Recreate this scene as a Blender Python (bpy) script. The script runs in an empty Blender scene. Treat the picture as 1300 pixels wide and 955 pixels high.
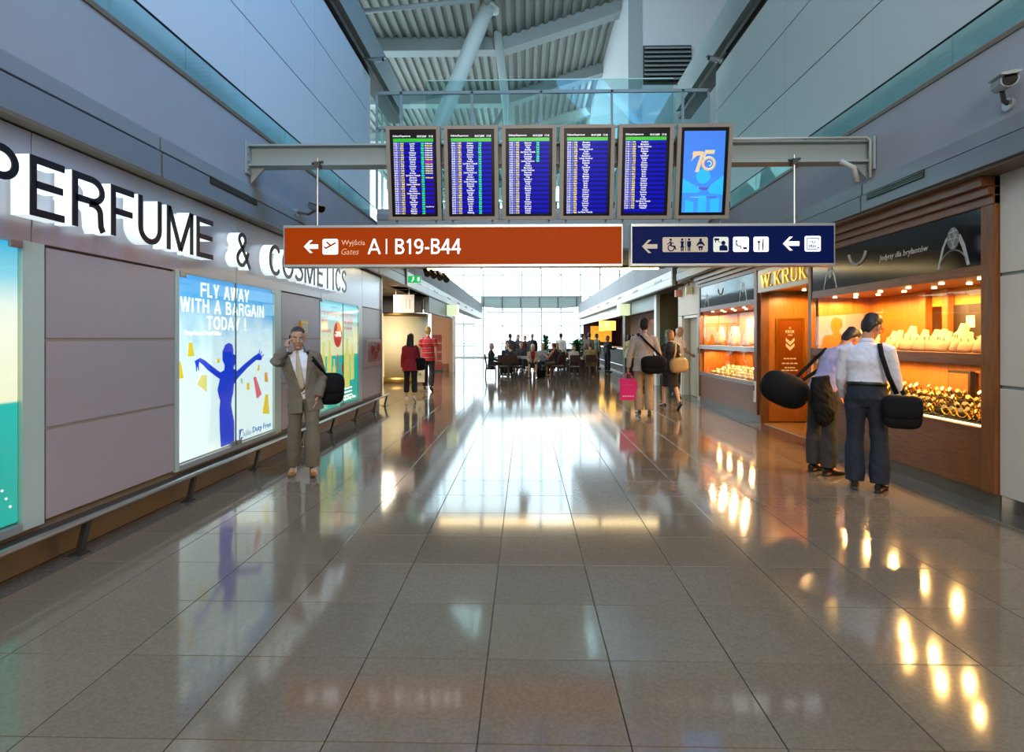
import bpy, bmesh, math, random
from mathutils import Vector, Matrix, noise
random.seed(7)
S = bpy.context.scene
COL = S.collection
R = math.radians

# ------------------------------------------------------------------ camera
cam_d = bpy.data.cameras.new('camera')
cam = bpy.data.objects.new('camera', cam_d); COL.objects.link(cam)
cam.location = (0, 0, 1.6)
cam.rotation_euler = (R(90), 0, math.atan(17 / 742))
cam_d.sensor_width = 36; cam_d.lens = 742 / 1300 * 36
cam_d.shift_y = -48.5 / 1300
cam_d.clip_start = .05; cam_d.clip_end = 400
S.camera = cam
# ------------------------------------------------------------------ world, exposure, large lights
w = bpy.data.worlds.new('sky'); S.world = w; w.use_nodes = True
bg = w.node_tree.nodes['Background']
bg.inputs[0].default_value = (.84, .93, 1, 1); bg.inputs[1].default_value = 5.0
S.view_settings.view_transform = 'Standard'; S.view_settings.look = 'None'
S.view_settings.gamma = 1; S.view_settings.exposure = 0.0; S.view_settings.use_curve_mapping = False
S.cycles.use_denoising = True; S.cycles.max_bounces = 8; S.cycles.diffuse_bounces = 4
S.cycles.glossy_bounces = 4; S.cycles.transparent_max_bounces = 16; S.cycles.sample_clamp_indirect = 6
S.cycles.caustics_reflective = False; S.cycles.caustics_refractive = False

def area(name, loc, target, sx, sy, power, col=(1, 1, 1), spread=180):
    d = bpy.data.lights.new(name, 'AREA'); d.shape = 'RECTANGLE'; d.size = sx; d.size_y = sy
    d.energy = power; d.color = col; d.spread = R(spread)
    o = bpy.data.objects.new(name, d); COL.objects.link(o); o.location = loc
    o.rotation_euler = (Vector(target) - Vector(loc)).to_track_quat('-Z', 'Y').to_euler()
    return o
BLUE = (.50, .74, 1); WARM = (1, .58, .22); NEU = (1, .93, .84)
area('skylight', (3.6, 5.0, 11.2), (-2.6, 5.0, 5.6), 4.5, 24, 3700, (.17, .50, 1))      # roof light on the high side
area('skylight_near', (-.5, 1, 11.6), (1.4, 1, 0), 5.0, 12, 480, (.8, .9, 1))
area('shaft_wall_fill', (.4, 13.6, 11.9), (3.0, 22, 10.2), 6, 1.5, 330, (.62, .84, 1))  # added fill, no roof light here: brightens the shaft wall and louvre
area('daylight_west', (-6.4, 31, 8.4), (.4, 31, 2.2), 6, 27, 2600, (.93, .97, 1))              # daylight of the side glazing
area('daylight_east', (8.2, 31, 7.0), (.4, 31, 1.6), 4.5, 27, 2000, (.93, .97, 1))
area('concourse_lamp', (.6, -6.5, 5.6), (.6, 4, 1.6), 5, 3.5, 820, (1, .91, .80))               # lamps of the hall behind the camera
area('lobby_lamp', (-4.6, 17.2, 2.95), (-4.6, 17.2, 0), 1.6, 4, 300, (1, .86, .64))
area('far_shop_lamp', (6.0, 22.5, 2.9), (6.0, 22.5, 0), 1.4, 3.5, 70, WARM)
area('bar_lamp', (5.9, 34, 2.85), (5.6, 34, 0), 2.0, 14, 260, WARM)
area('shop_lamp', (6.6, 9.6, 2.8), (6.4, 9.6, 0), 1.6, 3.0, 260, (1, .66, .28))

# ------------------------------------------------------------------ helpers: colour and materials
def spot(name, loc, power, col, par=None, ang=172, r=.022):
    d = bpy.data.lights.new(name, 'SPOT'); d.energy = power; d.color = col; d.spot_size = R(ang); d.spot_blend = .25; d.shadow_soft_size = r
    o = bpy.data.objects.new(name, d); COL.objects.link(o); o.location = loc; return o
def lin(h):
    h = h.lstrip('#'); c = [int(h[i:i + 2], 16) / 255 for i in (0, 2, 4)]
    return tuple(x / 12.92 if x <= .04045 else ((x + .055) / 1.055) ** 2.4 for x in c) + (1,)
MATS = {}
def M(name, col, rough=.5, metal=0, var=0, vs=6, bump=0, bs=60, emit=0, ecol=None, rnd=0, stretch=None, coat=0, spec=.5):
    if name in MATS: return MATS[name]
    m = bpy.data.materials.new(name); m.use_nodes = True; nt = m.node_tree; n = nt.nodes; L = nt.links
    b = n['Principled BSDF']; c = lin(col)
    b.inputs['Base Color'].default_value = c; b.inputs['Roughness'].default_value = rough
    b.inputs['Metallic'].default_value = metal; b.inputs['Coat Weight'].default_value = coat
    b.inputs['Specular IOR Level'].default_value = spec
    if emit:
        b.inputs['Emission Color'].default_value = lin(ecol) if ecol else c; b.inputs['Emission Strength'].default_value = emit
    if var or bump:
        tc = n.new('ShaderNodeTexCoord'); mp = n.new('ShaderNodeMapping'); L.new(tc.outputs['Object'], mp.inputs[0])
        if stretch: mp.inputs['Scale'].default_value = stretch
    src = None
    if var:
        t = n.new('ShaderNodeTexNoise'); t.inputs['Scale'].default_value = vs; t.inputs['Detail'].default_value = 5
        L.new(mp.outputs[0], t.inputs['Vector'])
        r = n.new('ShaderNodeValToRGB')
        r.color_ramp.elements[0].position = .3; r.color_ramp.elements[1].position = .7
        r.color_ramp.elements[0].color = tuple(max(0, x * (1 - var)) for x in c[:3]) + (1,)
        r.color_ramp.elements[1].color = tuple(min(1, x * (1 + var)) for x in c[:3]) + (1,)
        L.new(t.outputs[0], r.inputs[0]); src = r.outputs[0]
    if rnd:
        oi = n.new('ShaderNodeObjectInfo'); mr = n.new('ShaderNodeMapRange'); L.new(oi.outputs['Random'], mr.inputs[0])
        mr.inputs[3].default_value = 1 - rnd; mr.inputs[4].default_value = 1 + rnd
        h = n.new('ShaderNodeHueSaturation'); L.new(mr.outputs[0], h.inputs['Value'])
        if src: L.new(src, h.inputs['Color'])
        else: h.inputs['Color'].default_value = c
        src = h.outputs[0]
    if src: L.new(src, b.inputs['Base Color'])
    if bump:
        t2 = n.new('ShaderNodeTexNoise'); t2.inputs['Scale'].default_value = bs; t2.inputs['Detail'].default_value = 4
        L.new(mp.outputs[0], t2.inputs['Vector'])
        bp = n.new('ShaderNodeBump'); bp.inputs['Strength'].default_value = bump; bp.inputs['Distance'].default_value = .01
        L.new(t2.outputs[0], bp.inputs['Height']); L.new(bp.outputs[0], b.inputs['Normal'])
    MATS[name] = m; return m
def GLASS(name, tint, refl=.06, edge=.55):
    m = bpy.data.materials.new(name); m.use_nodes = True; nt = m.node_tree; n = nt.nodes; L = nt.links
    n.remove(n['Principled BSDF']); out = n['Material Output']
    t = n.new('ShaderNodeBsdfTransparent'); t.inputs[0].default_value = lin(tint)
    g = n.new('ShaderNodeBsdfGlossy'); g.inputs['Roughness'].default_value = .01
    lw = n.new('ShaderNodeLayerWeight'); lw.inputs[0].default_value = .12
    mr = n.new('ShaderNodeMapRange'); mr.inputs[3].default_value = refl; mr.inputs[4].default_value = edge
    mx = n.new('ShaderNodeMixShader'); L.new(lw.outputs['Fresnel'], mr.inputs[0]); L.new(mr.outputs[0], mx.inputs[0])
    L.new(t.outputs[0], mx.inputs[1]); L.new(g.outputs[0], mx.inputs[2]); L.new(mx.outputs[0], out.inputs[0])
    return m
def PRINT(name, stops, z0, z1, strength, cloud=0, cz=.5, axis=2):
    """backlit print: vertical colour ramp with soft clouds"""
    m = bpy.data.materials.new(name); m.use_nodes = True; nt = m.node_tree; n = nt.nodes; L = nt.links
    b = n['Principled BSDF']; b.inputs['Roughness'].default_value = .35
    tc = n.new('ShaderNodeTexCoord'); sp = n.new('ShaderNodeSeparateXYZ'); L.new(tc.outputs['Object'], sp.inputs[0])
    mr = n.new('ShaderNodeMapRange'); mr.inputs[1].default_value = z0; mr.inputs[2].default_value = z1; L.new(sp.outputs[axis], mr.inputs[0])
    src = mr.outputs[0]
    if cloud:
        t = n.new('ShaderNodeTexNoise'); t.inputs['Scale'].default_value = 1.7; t.inputs['Detail'].default_value = 5; L.new(tc.outputs['Object'], t.inputs[0])
        ma = n.new('ShaderNodeMath'); ma.operation = 'MULTIPLY_ADD'; L.new(t.outputs[0], ma.inputs[0]); ma.inputs[1].default_value = cloud
        L.new(mr.outputs[0], ma.inputs[2]); m2 = n.new('ShaderNodeMath'); m2.operation = 'SUBTRACT'; L.new(ma.outputs[0], m2.inputs[0]); m2.inputs[1].default_value = cloud * .5
        src = m2.outputs[0]
    r = n.new('ShaderNodeValToRGB'); L.new(src, r.inputs[0]); e = r.color_ramp.elements
    while len(e) < len(stops): e.new(.5)
    for i, (p, c) in enumerate(stops): e[i].position = p; e[i].color = lin(c)
    L.new(r.outputs[0], b.inputs['Emission Color']); b.inputs['Emission Strength'].default_value = strength
    b.inputs['Base Color'].default_value = (.05, .05, .05, 1)
    return m

# ------------------------------------------------------------------ helpers: objects
ORG = {}
def tag(o, label=None, cat=None, group=None, kind=None):
    if label: o['label'] = label
    if cat: o['category'] = cat
    if group: o['group'] = group
    if kind: o['kind'] = kind
    return o
def thing(name, label, cat, loc=(0, 0, 0), rz=0, group=None, local=False):
    o = bpy.data.objects.new(name, None); COL.objects.link(o); o.location = loc; o.rotation_euler = (0, 0, rz); o.empty_display_size = .1
    ORG[o] = Vector((0, 0, 0)) if (local or rz) else Vector(loc)
    return tag(o, label, cat, group)
def link(name, me, parent=None, org=None):
    o = bpy.data.objects.new(name, me); COL.objects.link(o)
    if parent is not None: o.parent = parent; ORG[o] = ORG.get(parent, Vector((0, 0, 0)))
    else: ORG[o] = Vector((0, 0, 0))
    return o
def copy_tree(o, parent=None):
    c = o.copy(); COL.objects.link(c)
    if parent is not None: c.parent = parent
    ORG[c] = ORG.get(o, Vector((0, 0, 0)))
    for ch in list(o.children): copy_tree(ch, c)
    return c
def perp(d):
    d = d.normalized(); a = Vector((0, 0, 1)) if abs(d.z) < .9 else Vector((1, 0, 0))
    s = d.cross(a).normalized(); return s, s.cross(d).normalized()
class MB:
    def __init__(s): s.v = []; s.f = []; s.m = []; s.cur = 0
    def add(s, vs, fs):
        k = len(s.v); s.v += [tuple(p) for p in vs]; s.f += [tuple(i + k for i in f) for f in fs]; s.m += [s.cur] * len(fs); return s
    def box(s, x0, x1, y0, y1, z0, z1):
        return s.add([(x0, y0, z0), (x1, y0, z0), (x1, y1, z0), (x0, y1, z0), (x0, y0, z1), (x1, y0, z1), (x1, y1, z1), (x0, y1, z1)],
                     [(3, 2, 1, 0), (4, 5, 6, 7), (0, 1, 5, 4), (1, 2, 6, 5), (2, 3, 7, 6), (3, 0, 4, 7)])
    def bar(s, p0, p1, wx, wz):
        p0 = Vector(p0); p1 = Vector(p1); a, b = perp(p1 - p0); a = a * wx / 2; b = b * wz / 2
        vs = [p + i * a + j * b for p in (p0, p1) for i, j in ((-1, -1), (1, -1), (1, 1), (-1, 1))]
        return s.add(vs, [(3, 2, 1, 0), (4, 5, 6, 7), (0, 1, 5, 4), (1, 2, 6, 5), (2, 3, 7, 6), (3, 0, 4, 7)])
    def cyl(s, p0, p1, r0, r1=None, n=12):
        r1 = r0 if r1 is None else r1; p0 = Vector(p0); p1 = Vector(p1); a, b = perp(p1 - p0); vs = []
        for p, r in ((p0, r0), (p1, r1)):
            vs += [p + (a * math.cos(2 * math.pi * i / n) + b * math.sin(2 * math.pi * i / n)) * r for i in range(n)]
        return s.add(vs, [(i, (i + 1) % n, n + (i + 1) % n, n + i) for i in range(n)] + [tuple(range(n - 1, -1, -1)), tuple(range(n, 2 * n))])
    def loft(s, sts, side=(1, 0, 0), n=12):
        side = Vector(side); k = len(sts); ps = [Vector(q[0]) for q in sts]; vs = []
        for i, q in enumerate(sts):
            t = (ps[min(i + 1, k - 1)] - ps[max(i - 1, 0)])
            t = t.normalized() if t.length > 1e-6 else Vector((0, 0, 1))
            a = side - t * side.dot(t)
            a = a.normalized() if a.length > 1e-4 else perp(t)[0]
            b = t.cross(a); ra = q[1]; rb = q[2] if len(q) > 2 else q[1]
            vs += [ps[i] + a * ra * math.cos(2 * math.pi * j / n) + b * rb * math.sin(2 * math.pi * j / n) for j in range(n)]
        fs = [(i * n + j, i * n + (j + 1) % n, (i + 1) * n + (j + 1) % n, (i + 1) * n + j) for i in range(k - 1) for j in range(n)]
        return s.add(vs, fs + [tuple(range(n - 1, -1, -1)), tuple(range((k - 1) * n, k * n))])
    def tube(s, pts, r, n=8): return s.loft([(p, r) for p in pts], n=n)
    def ribbon(s, pts, a, b, side=(1, 0, 0)): return s.loft([(p, a, b) for p in pts], side, 6)
    def ell(s, c, r, n=12, m=8, e=1.0, rot=None):
        vs = []; fs = []; sg = lambda x: math.copysign(abs(x) ** e, x); c = Vector(c)
        for i in range(m + 1):
            ph = -math.pi / 2 + math.pi * i / m
            for j in range(n):
                th = 2 * math.pi * j / n
                q = Vector((r[0] * sg(math.cos(ph)) * sg(math.cos(th)), r[1] * sg(math.cos(ph)) * sg(math.sin(th)), r[2] * sg(math.sin(ph))))
                vs.append(c + (rot @ q if rot else q))
        for i in range(m):
            for j in range(n): fs.append((i * n + j, i * n + (j + 1) % n, (i + 1) * n + (j + 1) % n, (i + 1) * n + j))
        return s.add(vs, fs)
    def lathe(s, prof, c=(0, 0, 0), n=14):
        c = Vector(c); vs = [c + Vector((r * math.cos(2 * math.pi * j / n), r * math.sin(2 * math.pi * j / n), z)) for r, z in prof for j in range(n)]
        k = len(prof); fs = [(i * n + j, i * n + (j + 1) % n, (i + 1) * n + (j + 1) % n, (i + 1) * n + j) for i in range(k - 1) for j in range(n)]
        return s.add(vs, fs + [tuple(range(n - 1, -1, -1)), tuple(range((k - 1) * n, k * n))])
    def torus(s, c, ax, rr, r, n=16, m=6, a0=0, a1=360, sy=1):
        c = Vector(c); a, b = perp(Vector(ax)); pts = [c + a * rr * math.cos(R(a0 + (a1 - a0) * i / n)) + b * rr * sy * math.sin(R(a0 + (a1 - a0) * i / n)) for i in range(n + 1)]
        return s.loft([(p, r) for p in pts], Vector(ax), m)
    def prism(s, poly, o, r, u, d):
        """2-D polygon in (r,u) axes from origin o, thickness d along r x u"""
        o = Vector(o); r = Vector(r); u = Vector(u); nn = r.cross(u); k = len(poly)
        A = sum(poly[i][0] * poly[(i + 1) % k][1] - poly[(i + 1) % k][0] * poly[i][1] for i in range(k))
        if A < 0: poly = poly[::-1]
        vs = [o + r * x + u * y for x, y in poly] + [o + r * x + u * y + nn * d for x, y in poly]
        return s.add(vs, [tuple(range(k - 1, -1, -1)), tuple(range(k, 2 * k))] + [(i, (i + 1) % k, k + (i + 1) % k, k + i) for i in range(k)])
    def disc(s, cx, cy, rad, o, r, u, d, n=14, ry=None):
        ry = ry or rad
        return s.prism([(cx + rad * math.cos(2 * math.pi * i / n), cy + ry * math.sin(2 * math.pi * i / n)) for i in range(n)], o, r, u, d)
    def mesh(s, name, mats, org=(0, 0, 0), smooth=False):
        me = bpy.data.meshes.new(name); ox, oy, oz = org
        me.from_pydata([(x - ox, y - oy, z - oz) for x, y, z in s.v], [], s.f)
        if not isinstance(mats, (list, tuple)): mats = [mats]
        for m in mats: me.materials.append(m)
        if len(mats) > 1: me.polygons.foreach_set('material_index', s.m)
        if smooth: me.polygons.foreach_set('use_smooth', [True] * len(me.polygons))
        me.update(); return me
    def build(s, name, mats, parent=None, smooth=False, bevel=0):
        me = s.mesh(name, mats, ORG.get(parent, (0, 0, 0)) if parent is not None else (0, 0, 0), smooth)
        o = link(name, me, parent)
        if bevel:
            bm = bmesh.new(); bm.from_mesh(me)
            bmesh.ops.bevel(bm, geom=bm.edges[:], offset=bevel, segments=2, affect='EDGES', clamp_overlap=True)
            bm.to_mesh(me); bm.free()
        return o
def box(name, x0, x1, y0, y1, z0, z1, mat, parent=None, bevel=0): return MB().box(x0, x1, y0, y1, z0, z1).build(name, mat, parent, bevel=bevel)
def struct(o): o['kind'] = 'structure'; return o
def text(s, name, mat, parent, o, r, u, h=None, w=None, depth=.004, bold=0, align='L', ital=0, base=None, line=1.0):
    """lettering as a mesh: anchored by its lower-left (L), centre (C) corner"""
    cu = bpy.data.curves.new(name, 'FONT'); cu.body = s; cu.resolution_u = 2; cu.extrude = .0; cu.offset = bold; cu.shear = ital; cu.space_line = line
    cu.align_x = 'CENTER' if align == 'CC' else 'LEFT'
    ob = bpy.data.objects.new(name, cu); me = bpy.data.meshes.new_from_object(ob)
    bpy.data.objects.remove(ob); bpy.data.curves.remove(cu)
    if not len(me.vertices): return None
    xs = [v.co.x for v in me.vertices]; ys = [v.co.y for v in me.vertices]; x0, x1, y0, y1 = min(xs), max(xs), min(ys), max(ys)
    sx = w / (x1 - x0) if w else None; sy = h / (y1 - y0) if h else None
    sx = sx or sy; sy = sy or sx
    r = Vector(r); u = Vector(u); nn = r.cross(u); o = Vector(o); g = ORG.get(parent, Vector((0, 0, 0))) if parent is not None else Vector((0, 0, 0))
    cx = (x0 + x1) / 2 if align != 'L' else x0; cy = (y0 + y1) / 2 if align != 'L' else y0
    bm = bmesh.new(); bm.from_mesh(me)
    bmesh.ops.remove_doubles(bm, verts=bm.verts[:], dist=1e-5)
    for v in bm.verts: v.co = o + r * ((v.co.x - cx) * sx) + u * ((v.co.y - cy) * sy) - g
    if depth:
        ex = bmesh.ops.extrude_face_region(bm, geom=bm.faces[:])
        for e in ex['geom']:
            if isinstance(e, bmesh.types.BMVert): e.co += nn * depth
    bm.to_mesh(me); bm.free(); me.materials.clear(); me.materials.append(mat)
    return link(name, me, parent)
XR_, ZU, YU = Vector((1, 0, 0)), Vector((0, 0, 1)), Vector((0, 1, 0))   # facing camera: r=+X; left wall: r=+Y; other wall: r=-Y

# ------------------------------------------------------------------ materials
m_tile = M('polished_granite', '#746655', .085, var=.13, vs=60, rnd=.07, spec=.62)
m_grout = M('grout', '#4d473f', .5)
m_border = M('dark_border_granite', '#5c564e', .1, var=.2, vs=50)
m_conc = M('fair_faced_concrete', '#9a9ba0', .75, var=.05, vs=1.3, bump=.08, bs=25)
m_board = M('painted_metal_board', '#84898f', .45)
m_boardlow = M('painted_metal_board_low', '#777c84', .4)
m_gap = M('dark_joint', '#2a211b', .8)
m_fascia = M('silver_composite_panel', '#b4b2b8', .28, metal=.55, bump=.01, bs=3)
m_clad = M('mauve_grey_cladding', '#b3a7a6', .38, metal=.25)
m_wallp = M('pale_wall_panel', '#cdd2d6', .5, rnd=.015)
m_wallp_dim = M('pale_wall_panel_dim', '#b9beba', .5, rnd=.015)  # same pale panel, its weaker light on this side put into the colour
m_cream = M('cream_cladding', '#d3cdbf', .45)
m_steel = M('brushed_steel', '#a9a8a4', .28, metal=.9)
m_dsteel = M('dark_steel', '#5a5853', .35, metal=.7)
m_beam = M('grey_painted_steel', '#94a09f', .45)
m_roof = M('roof_sheet', '#8f948d', .5, metal=.1)
m_rbeam = M('roof_beam_paint', '#9aa6a6', .5)
m_white = M('white_paint', '#e9e9e6', .4)
m_alu = M('aluminium_frame', '#b3b6b4', .35, metal=.6)
m_frame = M('screen_bezel', '#8d8276', .45)
m_black = M('black_plastic', '#060607', .3, spec=.15)
m_brown = M('brown_soffit', '#6b5f4e', .55)
g_teal = GLASS('teal_glass', '#e2f2f2', .02, .14)
g_clear = GLASS('clear_glass', '#f3faf8', .03, .3)
g_shop = GLASS('shop_glass', '#f8f6f0', .015, .09)
g_win = GLASS('curtain_wall_glass', '#f2fbfd', .03, .4)
wood_s = (2.2, 2.2, .16)
m_wood = M('brown_oak', '#7d4a20', .36, var=.28, vs=16, stretch=(3, .25, 3))
m_woodv = M('brown_oak_upright', '#7d4a20', .36, var=.28, vs=16, stretch=(3, 3, .2))
m_wooddoor = M('orange_oak', '#b06a24', .36, var=.25, vs=18, stretch=(3, 3, .2))
m_yellow = M('ochre_panel', '#c99a3a', .5)
m_dark = M('near_black_panel', '#15120f', .12)
m_gold = M('gold_metal', '#e0b040', .25, metal=1)

# ------------------------------------------------------------------ floor: tiles
fl = struct(box('floor', -9, 9.5, -10, 49, -.12, -.012, m_grout))
t0 = None; T = .605
bm = bmesh.new(); bmesh.ops.create_cube(bm, size=1)
for v in bm.verts: v.co = (v.co.x * (T - .005), v.co.y * (T - .005), v.co.z * .012)
bm.verts.ensure_lookup_table()
bmesh.ops.bevel(bm, geom=[e for e in bm.edges if all(v.co.z > 0 for v in e.verts)], offset=.0015, segments=1, affect='EDGES')
tile_me = bpy.data.meshes.new('tile'); bm.to_mesh(tile_me); bm.free(); tile_me.materials.append(m_tile)
NROW = 23
for j in range(NROW):
    for i in range(13):
        o = bpy.data.objects.new('tile', tile_me); COL.objects.link(o); o.parent = fl
        o.location = (-3.215 + T * (i + .5), 1.696 + T * (j + .5), -.006)
far = MB(); h = T / 2 - .0025
for j in range(-20, 78):
    y = 1.696 + T * (j + .5)
    for i in range(-9, 23):
        x = -3.215 + T * (i + .5)
        if (0 <= j < NROW and 0 <= i < 13) or (j < 20 and (i < 0 or i >= 13) and not (i == 13)): continue
        if 0 <= j < 20 and i == 13: continue
        far.box(x - h, x + h, y - h, y + h, -.012, 0)
f2 = far.build('far_tile', m_tile, fl); f2['kind'] = 'stuff'
bs = MB(); bs.box(-3.42, -3.217, -10, 13.7, -.012, 0); bs.build('border_strip', m_border, fl)
bs = MB(); bs.box(4.13, 4.44, -10, 5.53, -.004, .003); bs.box(4.13, 4.44, 5.53, 9.0, -.004, .003); bs.box(4.13, 4.44, 11.1, 17, -.004, .003); bs.build('border_strip', m_border, fl)

# ------------------------------------------------------------------ left wall
XL = -3.4
wl = struct(box('wall_left', -3.75, -3.44, -10, 13.65, 0, 3.03, M('tan_backing', '#8d7b68', .5)))
def lpanel(y0, y1, z0, z1, mat, name, parent=None, t=.035, g=.008, x=XL):
    return MB().box(x - t, x, y0 + g, y1 - g, z0 + g, z1 - g).build(name, mat, parent or wl, bevel=.003)
ZR = (.30, .952, 1.585, 2.25)
for a, b in ((4.06, 5.60), (8.06, 9.58), (12.12, 13.66), (-6, -3.2), (-3.2, -.4)):
    for k in range(3): lpanel(a, b, ZR[k], ZR[k + 1], m_clad, 'cladding_panel', g=.011)
    for k in (1, 2): MB().box(-3.44, -3.404, a + .002, b + .012, ZR[k] - .011, ZR[k] + .011).build('joint_strip', M('tan_joint', '#9a866e', .4), wl)
for a, b in ((-6, -1.5), (-1.5, 1.3), (1.3, 3.95), (3.95, 6.8), (6.8, 9.66), (9.66, 12.1), (12.1, 13.66)):
    lpanel(a, b, 2.255, 3.02, m_fascia, 'fascia_panel', g=.004)
MB().box(-3.5, -3.43, -10, 13.65, .0, .3).build('plinth', M('tan_plinth', '#86735a', .4), wl)
MB().box(-3.44, -3.37, 13.655, 13.70, .2, 3.02).build('end_trim', m_steel, wl)
MB().box(-3.48, -3.30, -10, 16.3, 3.03, 3.06).build('lip', m_brown, wl)
# concrete beam above with two rows of boards
tl = struct(box('trim_1', -3.9, -3.4, -10, 16.32, 3.06, 4.24, m_conc))
for a, b in ((-6, -2), (-2, 1.8), (1.8, 5.31), (5.33, 9.3), (9.32, 13.3), (13.32, 16.3)):
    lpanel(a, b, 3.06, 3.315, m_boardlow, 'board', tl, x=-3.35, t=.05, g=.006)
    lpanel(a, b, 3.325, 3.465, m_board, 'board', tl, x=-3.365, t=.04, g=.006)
v_ = MB(); v_.box(-3.36, -3.338, 6.13, 7.2, 3.245, 3.315); v_.build('vent_slot', m_gap, tl)
for k in range(3): MB().box(-3.345, -3.332, 6.13, 7.2, 3.255 + .02 * k, 3.263 + .02 * k).build('vent_blade', m_dsteel, tl)
MB().box(-3.41, -3.385, -10, 13.28, 4.195, 4.24).build('shadow_joint', m_brown, tl)
MB().box(-3.9, -3.4, -10, 13.28, 4.24, 4.262).build('ledge', m_board, tl)

def upper_wall(name, x, sgn, mat, zt):
    """sgn=+1: faces +X"""
    wu = struct(box(name, min(x - sgn * .3, x - sgn * .04), max(x - sgn * .3, x - sgn * .04), -10, 13.3, 4.24, zt + 1.1, m_gap))
    ys = [-7.3 + 2.44 * k for k in range(8)] + [13.3]
    for i in range(len(ys) - 1):
        for z0, z1 in ((4.27, 5.67), (5.67, 6.70), (6.70, zt)):
            xs = sorted((x, x - sgn * .035)); MB().box(xs[0], xs[1], ys[i] + .004, ys[i + 1] - .004, z0 + .009, z1 - .009).build('wall_panel', mat, wu)
    xs = sorted((x + sgn * .10, x - sgn * .3))
    MB().box(xs[0], xs[1], -10, 16.4, zt + .32, zt + .70).build('trim_band', m_beam, wu)
    xs = sorted((x + sgn * .07, x - sgn * .3))
    MB().box(xs[0], xs[1], -10, 16.4, zt + .72, zt + 1.08).build('trim_band', m_beam, wu)
    xs = sorted((x + sgn * .04, x - sgn * .3))
    MB().box(xs[0], xs[1], -10, 16.4, zt + .10, zt + .2).build('trim_fin', m_dsteel, wu)
    return wu
upper_wall('wall_upper_left', -3.55, 1, m_wallp, 7.55)
upper_wall('wall_upper_right', 4.30, -1, m_wallp_dim, 7.6)
def upstand(xa, lab, n):
    g = thing('glass_upstand', lab, 'glass upstand', (xa, 5, 4.26))
    ys = [-1.5 + 2.44 * k for k in range(7)]
    for a, b in zip(ys[:-1], ys[1:]): MB().box(xa - .006, xa + .006, a + .004, min(b, 13.25) - .004, 4.262, 4.56).build('pane', g_teal, g)
    MB().box(xa - .01, xa + .01, -1.5, 13.25, 4.56, 4.572).build('edge_cap', m_black, g)
upstand(-3.43, 'low glass upstand with black edge above the concrete beam over the perfume letters', 0)
upstand(4.18, 'low glass upstand with black edge above the concrete beam over the jewellery shop', 1)

# ------------------------------------------------------------------ right-hand concrete beam
tr = struct(box('trim_2', 4.15, 4.7, -10, 16.0, 3.14, 4.24, m_conc))
for a, b in ((-6, -.4), (-.4, 3.4), (3.4, 7.24), (7.26, 11.2), (11.22, 15.98)):
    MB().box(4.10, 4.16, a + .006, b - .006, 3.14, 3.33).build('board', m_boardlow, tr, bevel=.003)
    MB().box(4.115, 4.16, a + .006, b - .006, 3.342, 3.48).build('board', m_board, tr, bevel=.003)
MB().box(4.09, 4.112, 6.1, 7.1, 3.25, 3.335).build('vent_slot', m_gap, tr)
for k in range(3): MB().box(4.082, 4.095, 6.1, 7.1, 3.26 + .025 * k, 3.27 + .025 * k).build('vent_blade', m_dsteel, tr)
MB().box(4.135, 4.16, -10, 13.3, 4.195, 4.24).build('shadow_joint', m_brown, tr)
MB().box(4.15, 4.7, -10, 13.3, 4.24, 4.262).build('ledge', m_board, tr)
MB().box(4.14, 4.8, -10, 16, 3.11, 3.14).build('soffit', m_brown, tr)

# ------------------------------------------------------------------ far section side beams, boards, bridge
for nm, x0, x1, xf, sg in (('trim_3', -3.9, -3.4, -3.36, 1), ('trim_4', 4.15, 4.65, 4.11, -1)):
    o = struct(box(nm, x0, x1, 16.42, 46, 3.50, 4.22, m_conc))
    xs = sorted((xf, xf - sg * .05))
    for k in range(8):
        y0 = 16.44 + 3.7 * k; y1 = min(y0 + 3.68, 46)
        MB().box(xs[0], xs[1], y0, y1, 3.09, 3.29).build('board', m_white, o)
        MB().box(xs[0], xs[1], y0, y1, 3.30, 3.49).build('board', m_white, o)
        if k < 6:
            ys = sorted((xf + sg * .008, xf - sg * .01)); MB().box(ys[0], ys[1], y0 + 1.3, y0 + 2.3, 3.30, 3.37).build('vent_slot', m_dsteel, o)
    ys = sorted((xf + sg * .0, xf - sg * .5)); MB().box(ys[0], ys[1], 16.4, 46, 3.05, 3.085).build('soffit', m_brown, o)
    MB().box(x0, x1, 16.42, 46, 4.22, 4.25).build('edge_cap', m_dsteel, o)
for x in (-3.37, 4.12):
    o = struct(box('joint_cover', x - .05, x + .05, 16.30, 16.42, 3.05, 4.24, m_beam))
br = struct(box('bridge_slab', -3.4, 4.15, 13.3, 16.3, 3.62, 4.55, m_beam))
MB().box(-3.4, 4.15, 13.27, 13.31, 4.30, 4.42).build('edge_band', m_board, br)
MB().box(-3.38, 4.12, 13.29, 16.3, 3.58, 3.63).build('soffit', m_brown, br)
lf = thing('linear_lamp', 'row of warm linear lamps in a brown channel under the bridge', 'lamp', (.44, 16.2, 3.5))
MB().box(-2.95, 3.85, 16.08, 16.34, 3.52, 3.60).build('channel', m_brown, lf)
for k in range(4):
    a = -2.82 + 1.64 * k; MB().box(a, a + 1.56, 16.15, 16.25, 3.49, 3.522).build('tube', M('warm_tube', '#ffe2a6', .5, emit=22, ecol='#ffdf9e'), lf)
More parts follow.
